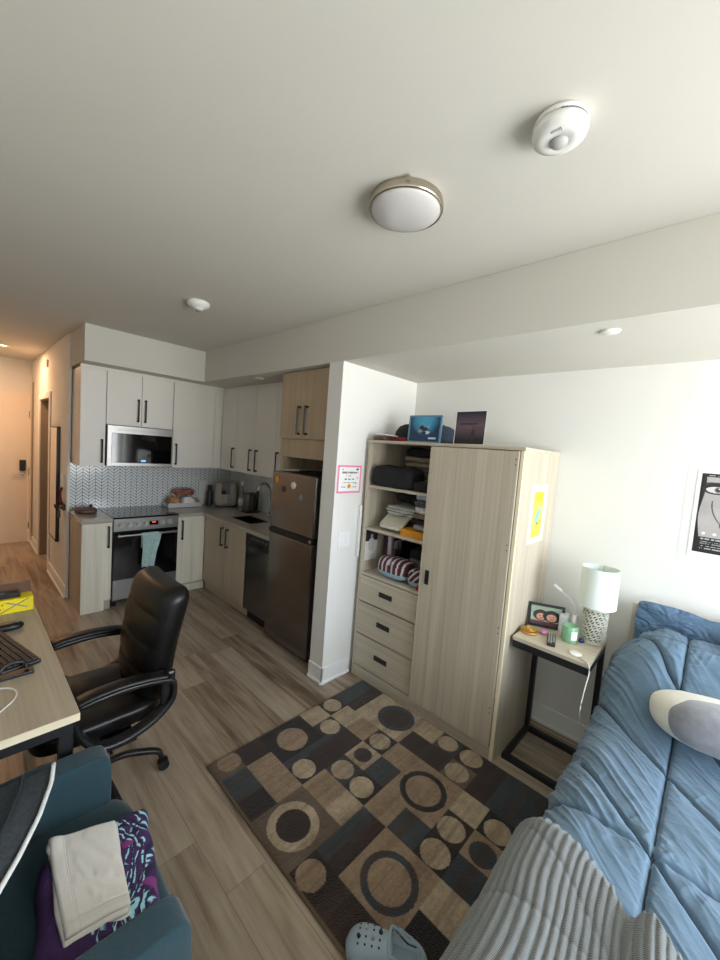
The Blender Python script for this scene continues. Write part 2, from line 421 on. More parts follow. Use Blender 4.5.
obj('window_glass', B(x0+.05, x1-.05, YW-.075, YW-.07, z0+.05, z1-.05), gm, wo)
# baseboards: board with a small shoe moulding
def baseboard(name, runs):
    bm = bmesh.new()
    for (x0, x1, y0, y1, nx, ny) in runs:      # wall line from (x0,y0) to (x1,y1), outward normal nx,ny
        for t, h0, h1 in ((.013, 0, .125), (.024, 0, .022)):
            ax, bx_ = min(x0, x1), max(x0, x1); ay, by = min(y0, y1), max(y0, y1)
            if nx: ax, bx_ = (x0-t, x0) if nx < 0 else (x0, x0+t)
            if ny: ay, by = (y0-t, y0) if ny < 0 else (y0, y0+t)
            if nx: ay2, by2 = ay, by; 
            bx(bm, ax, bx_, ay, by, h0, h1, bev=.003 if t < .02 else .004, seg=1)
    struct(name, bm, M['trim'])
baseboard('baseboard_hall', [(XH, XH, YK-.07-.013, D0-.07, -1, 0), (XH, XH, D1+.06, YE, -1, 0), (XH, .792, YK-.07, YK-.07, 0, -1)])
baseboard('baseboard_partition', [(XB, XB, YS0-.013, YS1, -1, 0), (XB-.013, 2.13, YS0, YS0, 0, -1)])
baseboard('baseboard_right', [(XW, XW, YW+.02, .795, -1, 0)])
baseboard('baseboard_left', [(XL, XL, YW, YE, 1, 0)])
# entrance door with frame
df = bmesh.new()
bx(df, .735, .80-.035, YE-.02, YE+.02, 0, 2.14); bx(df, -.26, -.18, YE-.02, YE+.02, 0, 2.20); bx(df, -.18, .765, YE-.006, YE+.02, 2.123, 2.20)
struct('trim_entry', df, M['doorp'])
dr = struct('door_1', B(-.18, .733, YE-.004, YE+.04, 0, 2.123), M['doorp'])
obj('keypad_lock', B(.635, .705, YE-.035, YE-.005, 1.07, 1.23, bev=.006), M['blackp'], dr)
bm = bmesh.new(); cyl(bm, (.67, YE-.005, 1.03), (.67, YE-.05, 1.03), .022); cyl(bm, (.675, YE-.05, 1.03), (.54, YE-.05, 1.03), .009, n=10)
obj('door_handle', bm, M['nickel'], dr, smooth=False)
for z in (.25, 1.06, 1.9): obj('hinge', B(.733, .745, YE-.03, YE-.008, z-.05, z+.05), M['nickel'], dr)
# bathroom doorway: casing, jamb lining and the door leaf
cs = bmesh.new()
for a, b in ((D0-.07, D0), (D1, D1+.06)): bx(cs, XH-.016, XH, a, b, 0, 2.16, bev=.003, seg=1)
bx(cs, XH-.016, XH, D0, D1, 2.09, 2.16)
struct('trim_bathroom', cs, M['trim'])
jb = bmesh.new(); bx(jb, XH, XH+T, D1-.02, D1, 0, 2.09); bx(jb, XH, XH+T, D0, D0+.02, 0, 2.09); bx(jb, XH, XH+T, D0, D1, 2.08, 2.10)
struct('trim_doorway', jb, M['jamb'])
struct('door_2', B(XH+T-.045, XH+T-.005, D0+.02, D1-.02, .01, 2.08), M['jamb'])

# ================================================================= CEILING FIXTURES
t = thing('ceiling_light', 'round flush ceiling light with white glass dome and brushed nickel ring', 'ceiling light', (1.155, .965, ZC))
cx, cy = 1.155, .965
bm = bmesh.new(); lathe(bm, (cx, cy, ZC), [(.130, 0), (.136, -.006), (.139, -.030), (.135, -.037), (.130, -.036), (.129, -.02)], 64)
obj('metal_ring', bm, M['nickel'], t, smooth=True); 
bm = bmesh.new(); lathe(bm, (cx, cy, ZC), [(.128, -.02), (.128, -.036), (.122, -.043), (.10, -.053), (.07, -.061), (.035, -.066), (.002, -.067)], 64)
obj('glass_dome', bm, M['glassy'], t, smooth=True)
for k in range(3):
    a = math.radians(100+120*k); obj('mounting_clip', B(cx+.137*math.cos(a)-.008, cx+.137*math.cos(a)+.008, cy+.137*math.sin(a)-.008, cy+.137*math.sin(a)+.008, ZC-.02, ZC-.004), M['nickel'], t)
cx, cy = 1.138, .427
t = thing('smoke_detector', 'large white smoke and carbon monoxide detector with clear centre lens near the beam', 'smoke detector', (cx, cy, ZC))
bm = bmesh.new(); lathe(bm, (cx, cy, ZC), [(.06, 0), (.068, -.004), (.07, -.014), (.064, -.016)], 48); obj('mounting_base', bm, M['white'], t, smooth=True)
bm = bmesh.new(); lathe(bm, (cx, cy, ZC), [(.062, -.017), (.068, -.02), (.07, -.03), (.066, -.042), (.05, -.05), (.024, -.053), (.022, -.05)], 48); obj('housing', bm, M['white'], t, smooth=True)
bm = bmesh.new(); lathe(bm, (cx, cy, ZC), [(.023, -.049), (.023, -.056), (.018, -.062), (.009, -.066), (.001, -.067)], 32); obj('lens', bm, M['lgrey'], t, smooth=True, label='clear grey lens')
bm = bmesh.new()
for k in range(7): bx(bm, cx-.045, cx-.028, cy-.018+k*.004, cy-.016+k*.004, ZC-.0515, ZC-.045)
obj('marking', bm, M['grey'], t)
bm = bmesh.new()
for k in range(30):
    a = math.radians(200+k*5); bx(bm, cx+.066*math.cos(a)-.0015, cx+.066*math.cos(a)+.0015, cy+.066*math.sin(a)-.0015, cy+.066*math.sin(a)+.0015, ZC-.0195, ZC-.0145)
obj('vent_slots', bm, M['grey'], t)
cx, cy = 1.155, 2.75
t = thing('smoke_alarm', 'small white smoke alarm on the ceiling in front of the kitchen', 'smoke alarm', (cx, cy, ZC))
bm = bmesh.new(); lathe(bm, (cx, cy, ZC), [(.07, 0), (.075, -.006), (.073, -.022), (.05, -.036), (.03, -.045), (.028, -.052), (.001, -.054)], 40); obj('housing', bm, M['white'], t, smooth=True)
bm = bmesh.new(); lathe(bm, (cx, cy, ZC-.05), [(.018, 0), (.018, -.012), (.001, -.016)], 20); obj('sensor_cap', bm, M['grey'], t, smooth=True)
bm = bmesh.new(); lathe(bm, (2.003, .44, ZS), [(.042, 0), (.04, -.006), (.034, -.009), (.001, -.010)], 32)
tag(obj('sprinkler_cover', bm, M['white'], smooth=True), 'white disc sprinkler cover in the lowered ceiling above the bed', 'sprinkler cover')
bm = bmesh.new(); lathe(bm, (1.99, 3.30, ZS), [(.042, 0), (.04, -.006), (.034, -.009), (.001, -.010)], 32)
tag(obj('sprinkler_cover', bm, M['white'], smooth=True), 'white disc sprinkler cover under the soffit above the kitchen sink run', 'sprinkler cover')
def warmlamp(x, y, p, label):
    t = thing('recessed_downlight', label, 'downlight', (x, y, ZC))
    bm = bmesh.new(); lathe(bm, (x, y, ZC), [(.075, 0), (.072, -.006), (.056, -.008), (.055, -.002)], 32); obj('trim_ring', bm, M['white'], t, smooth=True)
    bm = bmesh.new(); lathe(bm, (x, y, ZC), [(.054, -.001), (.05, -.005), (.001, -.006)], 32); obj('lit_lens', bm, emis('warm_lamp_glow', (1, .66, .38), 5), t)
    l = bpy.data.lights.new('warm_downlight', 'AREA'); l.shape = 'DISK'; l.size = .1; l.energy = p; l.color = (1, .55, .28)
    lo = bpy.data.objects.new('warm_downlight', l); lo.location = (x, y, ZC-.012); COL.objects.link(lo)
warmlamp(.37, 6.41, 12, 'lit warm downlight in the hallway ceiling at the left edge of the photo')

# ================================================================= HALL WALL THINGS
t = thing('wall_mirror', 'tall narrow mirror with thin black frame on the hallway wall', 'mirror', (XH, 5.4, .5))
obj('mirror_glass', B(XH-.0305, XH-.002, 5.20, 5.60, .52, 1.74), plain('mirror_pale', rgb(225, 215, 200), .12, metal=.6), t)
bm = bmesh.new()
for a in ((5.185, 5.20, .505, 1.755), (5.60, 5.615, .505, 1.755), (5.20, 5.60, 1.74, 1.755), (5.20, 5.60, .505, .52)): bx(bm, XH-.032, XH-.001, *a)
obj('frame', bm, M['blackp'], t)
bm = bmesh.new(); bx(bm, XH-.02, XH, 4.93, 5.0, 1.13, 1.27, bev=.004); tag(obj('intercom_handset', bm, M['white']), 'small white wall box beside the mirror above hanging keys', 'wall box')
t = thing('key_hook', 'black hook with hanging keys and red lanyard on the hallway wall end', 'key hook', (XH, 4.95, .95))
bm = bmesh.new(); bx(bm, XH-.02, XH, 4.86, 5.02, .90, .96, bev=.003); tube(bm, [(XH-.02, 4.9, .92), (XH-.06, 4.9, .91), (XH-.07, 4.9, .95)], .007, smooth=4); tube(bm, [(XH-.02, 4.99, .92), (XH-.06, 4.99, .91), (XH-.07, 4.99, .95)], .007, smooth=4)
obj('hook_rail', bm, M['blackp'], t)
bm = bmesh.new(); tube(bm, [(XH-.015, 4.96, .96), (XH-.025, 4.98, 1.06), (XH-.01, 4.99, 1.13), (XH-.03, 4.95, 1.05), (XH-.03, 4.93, .95)], .010, smooth=5); obj('lanyard', bm, M['red'], t, smooth=True)
bm = bmesh.new(); bx(bm, XH-.05, XH-.035, 4.89, 4.94, .82, .90, bev=.004); obj('key', bm, M['blackp'], t)
tag(obj('alarm_horn', B(XH-.02, XH, 6.04, 6.11, 2.47, 2.55, bev=.004), M['doorp']), 'small square fire alarm device high on the hallway wall', 'alarm')
tag(obj('light_switch', B(XH-.012, XH, 6.69, 6.76, 1.18, 1.30, bev=.003), M['doorp']), 'hallway light switch plate beyond the bathroom doorway', 'light switch')
t = thing('fire_door_closer', 'slim door stop strip at the corner of the entry', 'door closer', (.76, 7.3, 1.0))
obj('strip', B(.752, .768, 7.28, 7.30, .06, 2.36), M['jamb'], t)

# ================================================================= KITCHEN
def bar_handle(parent, p, length, axis, out, name='handle'):
    """bar handle: centre p on the door face, length along z or y, stands off along out"""
    bm = bmesh.new(); p = Vector(p); o = Vector(out)
    d = Vector((0, 0, 1)) if axis == 'z' else (Vector((0, 1, 0)) if axis == 'y' else Vector((1, 0, 0)))
    a, b = p+d*length/2+o*.03, p-d*length/2+o*.03
    tube(bm, [a, b], .0072, n=8)
    for q in (a-d*.008, b+d*.008): cyl(bm, q, q-o*.03, .0095, n=8)
    return obj(name, bm, M['blackp'], parent)
# left base cabinet
XS0, XS1 = 1.045, 1.655
t = thing('base_cabinet', 'narrow pale oak base cabinet left of the stove', 'cabinet', (.9, 4.5, 0))
obj('body', B(.797, XS0-.004, 4.262, YK, .0, .872), M['kwoodX'], t)
bm = bmesh.new(); bx(bm, .797, XS0-.004, 4.24, 4.26, .10, .868); bx(bm, .797, XS0-.06, 4.24, 4.26, 0, .10)
d = obj('door', bm, M['kwoodZ'], t); bar_handle(d, (XS0-.035, 4.24, .73), .21, 'z', (0, -1, 0))
ct = obj('countertop', B(.785, XS0-.003, 4.222, YK-.001, .875, .91, bev=.003), M['counter']); tag(ct, 'short grey quartz countertop left of the stove', 'countertop')
# right base + sink run
t = thing('base_cabinet', 'narrow pale oak base cabinet right of the stove in the corner', 'cabinet', (1.8, 4.5, 0))
obj('body', B(XS1+.006, 1.985, 4.262, YK, .09, .872), M['kwoodX'], t)
d = obj('door', B(XS1+.006, 1.955, 4.242, 4.26, .12, .868), M['kwoodZ'], t); bar_handle(d, (XS1+.05, 4.242, .73), .21, 'z', (0, -1, 0))
obj('toe_kick', B(XS1+.03, 2.0, 4.30, 4.32, 0, .115), M['kwoodZ'], t)
t = thing('sink_cabinet', 'two-door greige base cabinet under the sink', 'cabinet', (2.2, 3.7, 0))
obj('body', B(1.987, XK-.003, 3.325, 4.258, .09, .70), M['kwoodX'], t)
for a, b, hy in ((3.332, 3.742, 3.69), (3.748, 4.236, 3.80)):
    d = obj('door', B(1.96, 1.985, a, b, .12, .868), M['kwoodX'], t); bar_handle(d, (1.96, hy, .72), .20, 'z', (-1, 0, 0))
obj('toe_kick', B(2.01, 2.03, 3.325, 4.29, 0, .115), M['kwoodX'], t)
t = thing('dishwasher', 'slim stainless dishwasher with dark control strip beside the fridge', 'dishwasher', (2.2, 3.1, 0))
obj('body', B(1.975, XK, 2.90, 3.32, .1, .870), M['grey'], t)
obj('door_panel', B(1.955, 1.975, 2.905, 3.318, .11, .735), M['fridge'], t)
obj('control_strip', B(1.948, 1.975, 2.905, 3.318, .742, .868, bev=.003), M['blackp'], t)
bm = bmesh.new(); bx(bm, 1.944, 1.947, 3.0, 3.22, .765, .80); obj('pocket_handle', bm, M['darkhole'], t)
for k in range(6): obj('button', B(1.9455, 1.948, 2.95+k*.05, 2.965+k*.05, .82, .835), M['grey'], t)
obj('toe_kick', B(2.01, 2.03, 2.90, 3.32, 0, .1), M['blackp'], t)
bm = bmesh.new()                     # L-shaped worktop with sink cut-out
SX0, SX1, SY0, SY1 = 2.075, 2.40, 3.46, 4.01
for a in ((XS1+.003, XK, 4.222, YK-.001), (1.93, XK, SY1, 4.222), (1.93, SX0, SY0, SY1), (SX1, XK, SY0, SY1), (1.93, XK, 2.855, SY0)):
    bx(bm, a[0], a[1], a[2], a[3], .875, .91)
bmesh.ops.remove_doubles(bm, verts=bm.verts[:], dist=1e-5)
tag(obj('countertop', bm, M['counter']), 'L-shaped grey quartz countertop with undermount sink', 'countertop')
t = thing('kitchen_sink', 'dark undermount sink basin in the grey countertop', 'sink', (2.26, 3.73, .75))
bm = bmesh.new(); g = .008
for a in ((SX0-g, SX0, SY0-g, SY1+g), (SX1, SX1+g, SY0-g, SY1+g), (SX0, SX1, SY0-g, SY0), (SX0, SX1, SY1, SY1+g)): bx(bm, *a, .71, .874)
bx(bm, SX0, SX1, SY0, SY1, .702, .71); obj('basin', bm, plain('dark_sink_steel', rgb(50, 48, 46), .3, metal=.7), t)
bm = bmesh.new(); lathe(bm, (2.26, 3.73, .7095), [(.035, 0), (.03, .006), (.001, .004)], 20); obj('drain', bm, M['chrome'], t)
t = thing('kitchen_faucet', 'chrome gooseneck faucet behind the sink with black sprayer', 'faucet', (2.47, 3.74, .91))
bm = bmesh.new(); cyl(bm, (2.48, 3.74, .91), (2.48, 3.74, .93), .028); tube(bm, [(2.48, 3.74, .92), (2.48, 3.74, 1.15), (2.47, 3.74, 1.24), (2.42, 3.75, 1.29), (2.36, 3.76, 1.27), (2.33, 3.765, 1.20)], .013, smooth=6)
obj('spout', bm, M['chrome'], t, smooth=True)
bm = bmesh.new(); cyl(bm, (2.33, 3.765, 1.20), (2.325, 3.767, 1.12), .016, .02); obj('sprayer', bm, M['blackp'], t)
bm = bmesh.new(); tube(bm, [(2.48, 3.70, .98), (2.48, 3.65, 1.0), (2.47, 3.61, 1.05)], .007); obj('lever', bm, M['chrome'], t)
# backsplash chevron tiles
def chevron(name, origin, eu, width, height, label):
    U = Vector(eu); Z = Vector((0, 0, 1)); Nn = Vector((0, -1, 0)) if abs(eu[0]) > .5 else Vector((-1, 0, 0))
    O = Vector(origin); bm = bmesh.new(); cw, pitch, th = .0565, .0350, .0282
    def pt(u, z, n=0): return O+U*u+Z*z+Nn*(n+.0008)
    def quad_prism(uv):
        front = [bm.verts.new(pt(u, z, .006)) for u, z in uv]; back = [bm.verts.new(pt(u, z, .001)) for u, z in uv]
        bm.faces.new(front); k = len(uv)
        for i in range(k): bm.faces.new((front[i], back[i], back[(i+1) % k], front[(i+1) % k]))
    def clip(poly):
        for axis, lo, keep in ((1, 0, 1), (1, height, -1), (0, width, -1)):
            out = []
            for i in range(len(poly)):
                a, b = poly[i], poly[(i+1) % len(poly)]
                ia = (a[axis]-lo)*keep >= 0; ib = (b[axis]-lo)*keep >= 0
                if ia: out.append(a)
                if ia != ib:
                    s = (lo-a[axis])/(b[axis]-a[axis]); out.append((a[0]+(b[0]-a[0])*s, a[1]+(b[1]-a[1])*s))
            poly = out
            if len(poly) < 3: return None
        return poly
    nc = int(width/cw)+1
    for c in range(nc):
        u0, u1 = c*cw+.0018, (c+1)*cw-.0018; s = 1 if c % 2 == 0 else -1; rise = .046
        k = -3
        while k*pitch < height+.06:
            z = k*pitch; za, zb = (z+rise, z) if s > 0 else (z, z+rise)
            p = clip([(u0, za), (u1, zb), (u1, zb+th), (u0, za+th)])
            if p: quad_prism(p)
            k += 1
    t = thing(name, label, 'backsplash', O)
    obj('tile_field', bm, M['tile'], t)
    g = bmesh.new(); q = [g.verts.new(pt(u, z, n)) for n in (.0, .0035) for u, z in ((0, 0), (width, 0), (width, height), (0, height))]
    for f in ((0, 1, 2, 3), (7, 6, 5, 4), (0, 4, 5, 1), (1, 5, 6, 2), (2, 6, 7, 3), (3, 7, 4, 0)): g.faces.new([q[i] for i in f])
    obj('grout', g, M['grout'], t)
chevron('tile_backsplash', (.797, YK, .91), (1, 0, 0), XK-.80, .489, 'white herringbone tile backsplash with dark grout behind the stove')
chevron('tile_backsplash', (XK, YK-.01, .91), (0, -1, 0), 1.98, .489, 'white herringbone tile backsplash with dark grout behind the sink')
# stove
t = thing('stove', 'stainless electric range with glass cooktop and row of front knobs', 'stove', (1.35, 4.5, 0))
obj('body', B(XS0, XS1, 4.245, YK-.01, .06, .90), M['blackp'], t)
bm = bmesh.new(); bx(bm, XS0-.002, XS1+.002, 4.225, YK-.012, .902, .914, bev=.002); obj('cooktop', bm, M['blackg'], t)
bm = bmesh.new()
v = [(XS0, 4.20, .775), (XS0, 4.225, .90)]
bx(bm, XS0, XS1, 4.215, 4.245, .775, .901, bev=.004); cp = obj('control_panel', bm, M['steelh'], t)
for k in range(6):
    x = (1.105, 1.18, 1.255, 1.325, 1.49, 1.565)[k]
    bm = bmesh.new(); cyl(bm, (x, 4.215, .838), (x, 4.208, .838), .027, n=24); cyl(bm, (x, 4.210, .838), (x, 4.182, .838), .02, .018, n=24); bx(bm, x-.004, x+.004, 4.176, 4.186, .82, .856)
    obj('knob', bm, M['lgrey'], t)
obj('display', B(1.365, 1.45, 4.213, 4.2155, .82, .86), M['blackg'], t)
obj('lit_digits', B(1.39, 1.425, 4.212, 4.2132, .843, .853), M['redled'], t)
od = obj('oven_door', B(XS0+.004, XS1-.004, 4.215, 4.243, .29, .768, bev=.004), M['blackg'], t)
bm = bmesh.new(); tube(bm, [(XS0+.03, 4.172, .738), (XS1-.03, 4.172, .738)], .013, n=12)
for x in (XS0+.05, XS1-.05): cyl(bm, (x, 4.172, .738), (x, 4.216, .738), .01, n=10)
obj('oven_handle', bm, M['steelh'], od)
obj('storage_drawer', B(XS0+.004, XS1-.004, 4.218, 4.243, .085, .282, bev=.004), M['steelh'], t)
for x in (XS0+.04, XS1-.04):
    for y in (4.30, 4.78): bm = bmesh.new(); cyl(bm, (x, y, 0), (x, y, .065), .016, n=10); obj('foot', bm, M['blackp'], t)
# towel over the oven handle
def towel():
    nu, nv = 26, 70
    U, V = np.meshgrid(np.linspace(0, 1, nu), np.linspace(0, 1, nv)); s = V*.53
    xc, zc = 1.36, .738; r = .017
    L1 = .14; ang = np.clip((s-L1)/r, 0, math.pi)
    back = s < L1; front = s > L1+math.pi*r
    z = np.where(back, zc-(L1-s), np.where(front, zc-(s-L1-math.pi*r), zc+r*np.sin(ang)))
    y = np.where(back, 4.172+r, np.where(front, 4.172-r, 4.172+r*np.cos(ang)))
    drop = np.clip((zc-z)/.4, 0, 1); w = .155-.045*drop
    x = xc+(U-.5)*w+np.where(front, .10*drop*0+.004*np.sin(6*drop), 0)-.012*drop
    y = y-np.where(front, .008*np.sin(U*13+drop*3)*(.3+drop), -.002*np.sin(U*9)*(drop))
    x = x+np.where(front, .03*np.clip(1-drop*2.2, 0, 1)*(U > .6)*(U-.6)*2.5, 0)
    return np.stack([x, y, z], -1), nu, nv
P, nu, nv = towel(); o = grid('dish_towel', nu, nv, P, M['towel'], thick=.004, base=(1.36, 4.17, .5)); tag(o, 'mint green dish towel hanging from the oven door handle', 'towel')
# upper cabinets
ZU, ZT = 1.40, 2.33
def upper(label, body, doors, mat, side, name='wall_cabinet'):
    t = thing(name, label, 'cabinet', ((body[0]+body[1])/2, (body[2]+body[3])/2, body[4]))
    obj('body', B(*body), mat, t)
    for d0, hp, hl, out in doors:
        d = obj('door', B(*d0, bev=.0015, seg=1), mat, t)
        if hp: bar_handle(d, hp, hl, 'z', out)
    return t
YU = 4.413; FY = (0, -1, 0); FX = (-1, 0, 0)
upper('tall white wall cabinet at the left end beside the microwave', (.80, 1.005, YU+.02, YK-.005, ZU, ZT), [((.80, 1.004, YU, YU+.019, ZU, ZT-.003), (.975, YU, 1.55), .23, FY)], M['wcab'], 0)
upper('short two-door white wall cabinet above the microwave', (1.009, 1.629, YU+.02, YK-.005, 1.812, ZT),
      [((1.010, 1.317, YU, YU+.019, 1.814, ZT-.003), (1.285, YU, 1.975), .23, FY), ((1.321, 1.627, YU, YU+.019, 1.814, ZT-.003), (1.352, YU, 1.975), .23, FY)], M['wcab'], 0)
upper('tall white wall cabinet in the corner right of the microwave', (1.633, XK, YU+.02, YK-.005, ZU, ZT), [((1.634, 2.10, YU, YU+.019, ZU, ZT-.003), (1.67, YU, 1.55), .23, FY), ((2.103, 2.196, YU+.002, YU+.019, ZU, ZT-.003), None, 0, FY)], M['wcab'], 0)
XU = 2.197
upper('white wall cabinet over the sink run next to the corner', (XU+.02, XK-.005, 4.055, YU-.003, ZU, ZT), [((XU, XU+.019, 4.055, YU-.004, ZU, ZT-.003), (XU, 4.10, 1.55), .23, FX)], M['wcab'], 0)
upper('two-door white wall cabinet above the sink', (XU+.02, XK-.005, 3.285, 4.05, ZU, ZT), [((XU, XU+.019, 3.665, 4.05, ZU, ZT-.003), (XU, 3.725, 1.55), .23, FX), ((XU, XU+.019, 3.285, 3.661, ZU, ZT-.003), (XU, 3.60, 1.55), .23, FX)], M['wcab'], 0)
upper('white wall cabinet beside the fridge surround', (XU+.02, XK-.005, 2.865, 3.28, ZU, ZT), [((XU, XU+.019, 2.865, 3.28, ZU, ZT-.003), (XU, 3.215, 1.55), .23, FX)], M['wcab'], 0)
bm = bmesh.new(); bx(bm, .80, XK, YU+.012, YU+.03, ZT, ZS); bx(bm, XU+.012, XU+.03, 2.865, YU+.02, ZT, ZS)
tag(obj('cabinet_filler', bm, M['wcab']), 'thin white filler strip between the wall cabinets and soffit', 'filler')
upper('pale oak two-door cabinet above the fridge', (1.95, XK-.005, 2.185, 2.82, 1.80, ZT+.02),
      [((1.93, 1.949, 2.502, 2.82, 1.802, ZT+.018), (1.93, 2.548, 1.95), .23, FX), ((1.93, 1.949, 2.185, 2.498, 1.802, ZT+.018), (1.93, 2.452, 1.95), .23, FX)], M['kwoodT'], 0, 'fridge_cabinet')
bm = bmesh.new(); bx(bm, 1.955, 1.975, 2.20, 2.83, 1.645, 1.798); bx(bm, 1.975, XK-.005, 2.825, 2.845, 1.53, 1.798)
tag(obj('valance_panel', bm, M['kwoodT']), 'pale oak valance board hanging above the fridge top', 'panel')
# microwave
t = thing('microwave', 'stainless over-the-range microwave with black glass door', 'microwave', (1.318, 4.6, ZU))
obj('body', B(1.012, 1.626, 4.40, YK-.005, 1.405, 1.81), M['blackp'], t)
obj('face', B(1.012, 1.626, 4.375, 4.40, 1.405, 1.81, bev=.004), M['steelh'], t)
obj('door_glass', B(1.050, 1.612, 4.371, 4.378, 1.440, 1.735, bev=.002), M['blackg'], t)
obj('lit_clock', B(1.315, 1.36, 4.3695, 4.371, 1.457, 1.475), M['blueled'], t)
bm = bmesh.new()
for k in range(16): bx(bm, 1.10+k*.03, 1.118+k*.03, 4.3735, 4.376, 1.765, 1.772)
obj('vent_slots', bm, M['grey'], t)
# fridge
FX0 = 1.894
t = thing('refrigerator', 'stainless top-freezer refrigerator with black sides and magnets', 'refrigerator', (2.2, 2.54, 0))
obj('body', B(FX0+.06, 2.55, 2.245, 2.84, .03, 1.515), M['blackp'], t)
obj('freezer_door', B(FX0, FX0+.055, 2.243, 2.842, 1.025, 1.515, bev=.014, seg=4), M['fridge'], t, smooth=False)
obj('fridge_door', B(FX0, FX0+.055, 2.243, 2.842, .05, .985, bev=.014, seg=4), M['fridge'], t)
obj('handle_band', B(FX0-.006, FX0+.05, 2.243, 2.842, .985, 1.025, bev=.004), M['blackp'], t)
bm = bmesh.new(); cyl(bm, (FX0-.008, 2.27, 1.008), (FX0-.004, 2.27, 1.008), .014); obj('badge', bm, M['chrome'], t)
for y in (2.28, 2.80): bm = bmesh.new(); cyl(bm, (FX0+.09, y, 0), (FX0+.09, y, .04), .015, n=10); obj('foot', bm, M['blackp'], t)
obj('toe_grille', B(FX0+.05, FX0+.06, 2.26, 2.83, .01, .05), M['blackp'], t)
def magnet(y, z, r, mat, label):
    bm = bmesh.new(); lathe(bm, (FX0, y, z), [(r, -.0005), (r, -.005), (r*.8, -.007), (r*.3, -.006), (.001, -.009)], 20, axis='X')
    tag(obj('fridge_magnet', bm, mat, smooth=True), label, 'magnet', None)
magnet(2.765, 1.445, .027, M['orange'], 'orange round magnet at the top left of the freezer door')
magnet(2.66, 1.375, .027, M['brown'], 'brown magnet left of the middle of the freezer door')
magnet(2.53, 1.420, .030, M['ceramic'], 'cream and white round magnet near the middle of the freezer door')
magnet(2.425, 1.335, .028, M['grey'], 'grey round magnet lowest on the freezer door')
# counter items
t = thing('bread_rack', 'low clear tray holding bread packages on the back countertop', 'bread tray', (1.85, 4.68, .91))
bm = bmesh.new(); bx(bm, 1.68, 2.08, 4.60, 4.76, .915, .925)
for a in ((1.68, 1.685, 4.60, 4.76), (2.075, 2.08, 4.60, 4.76), (1.68, 2.08, 4.60, 4.605), (1.68, 2.08, 4.755, 4.76)): bx(bm, *a, .925, .965)
for x in (1.70, 2.06): 
    for y in (4.62, 4.74): cyl(bm, (x, y, .91), (x, y, .916), .006, n=8)
obj('tray', bm, M['tissue'], t)
k = 0
for x, y, z, dx, dy, dz, m, lab in ((1.77, 4.67, .985, .13, .12, .11, M['bread'], 'round brown bread loaf in the tray, leftmost'), (1.93, 4.66, .98, .14, .10, .11, M['paper'], 'white bread bag at the centre of the tray'), (1.89, 4.70, 1.085, .24, .11, .085, plain('red_brown_pack', rgb(150, 96, 78), .4, noise=.6, nscale=28), 'red-brown loaf package on top of the bread'), (2.03, 4.68, .965, .08, .11, .08, M['bread'], 'small brown bun at the right end of the tray')):
    bm = bmesh.new(); softbox(bm, (x, y, z), (dx, dy, dz), .6, 8, amp=.012, freq=20, seed=k*7); k += 1
    tag(obj('bread_loaf', bm, m, smooth=True), lab, 'bread')
tag(obj('cutting_board', B(2.12, 2.23, 4.80, 4.83, .91, 1.21, bev=.006), M['white']), 'white cutting board standing against the backsplash', 'cutting board')
t = thing('water_bottle', 'dark grey steel water bottle beside the air fryer', 'bottle', (2.205, 4.68, .91))
bm = bmesh.new(); lathe(bm, (2.205, 4.68, .91), [(.036, 0), (.038, .01), (.038, .17), (.025, .20), (.022, .205)], 24); obj('body', bm, plain('dark_bottle', rgb(46, 48, 50), .4), t, smooth=True)
bm = bmesh.new(); lathe(bm, (2.205, 4.68, .91), [(.024, .205), (.026, .21), (.026, .25), (.02, .256), (.001, .257)], 24); obj('cap', bm, M['blackp'], t, smooth=True)
t = thing('air_fryer', 'grey air fryer with dark screen and pull handle in the corner', 'air fryer', (2.37, 4.57, .91), math.radians(-28))
bm = bmesh.new(); softbox(bm, (0, 0, .165), (.27, .27, .31), .28, 12); o = obj('body', bm, plain('warm_grey_plastic', rgb(158, 152, 144), .35), t, smooth=True, local=True)
bm = bmesh.new(); bx(bm, -.055, .045, -.142, -.126, .165, .30, bev=.006); obj('screen', bm, M['blackg'], t, local=True)
bm = bmesh.new(); bx(bm, -.020, .020, -.185, -.125, .06, .16, bev=.008); obj('handle', bm, M['lgrey'], t, local=True)
bm = bmesh.new(); softbox(bm, (0, 0, .012), (.26, .26, .024), .3, 6); obj('base', bm, M['blackp'], t, local=True)
t = thing('oil_bottle', 'clear oil bottle with white cap beside the kettle', 'bottle', (2.42, 4.27, .91))
bm = bmesh.new(); lathe(bm, (2.42, 4.27, .91), [(.036, 0), (.038, .01), (.038, .17), (.018, .25), (.015, .30)], 24); obj('body', bm, plain('grey_green_glass', rgb(120, 118, 110), .15, coat=.5), t, smooth=True)
bm = bmesh.new(); lathe(bm, (2.42, 4.27, .91), [(.022, .30), (.022, .35), (.001, .352)], 16); obj('cap', bm, M['white'], t)
bm = bmesh.new(); lathe(bm, (2.42, 4.27, .91), [(.0385, .05), (.0385, .14)], 24); obj('paper_band', bm, M['ceramic'], t, smooth=True)
t = thing('toaster', 'upright brushed steel toaster with black lever beside the sink', 'toaster', (2.40, 4.08, .91))
bm = bmesh.new(); softbox(bm, (2.42, 4.06, 1.03), (.15, .13, .225), .3, 10); obj('body', bm, M['steel'], t, smooth=True)
bm = bmesh.new(); softbox(bm, (2.455, 3.995, 1.03), (.05, .035, .19), .35, 8); obj('side_lever', bm, M['blackp'], t, smooth=True)
bm = bmesh.new(); bx(bm, 2.37, 2.47, 4.035, 4.045, 1.137, 1.145); bx(bm, 2.37, 2.47, 4.075, 4.085, 1.137, 1.145); obj('slot', bm, M['darkhole'], t)
bm = bmesh.new(); bx(bm, 2.34, 2.50, 3.985, 4.13, .911, .925); obj('base', bm, M['blackp'], t)
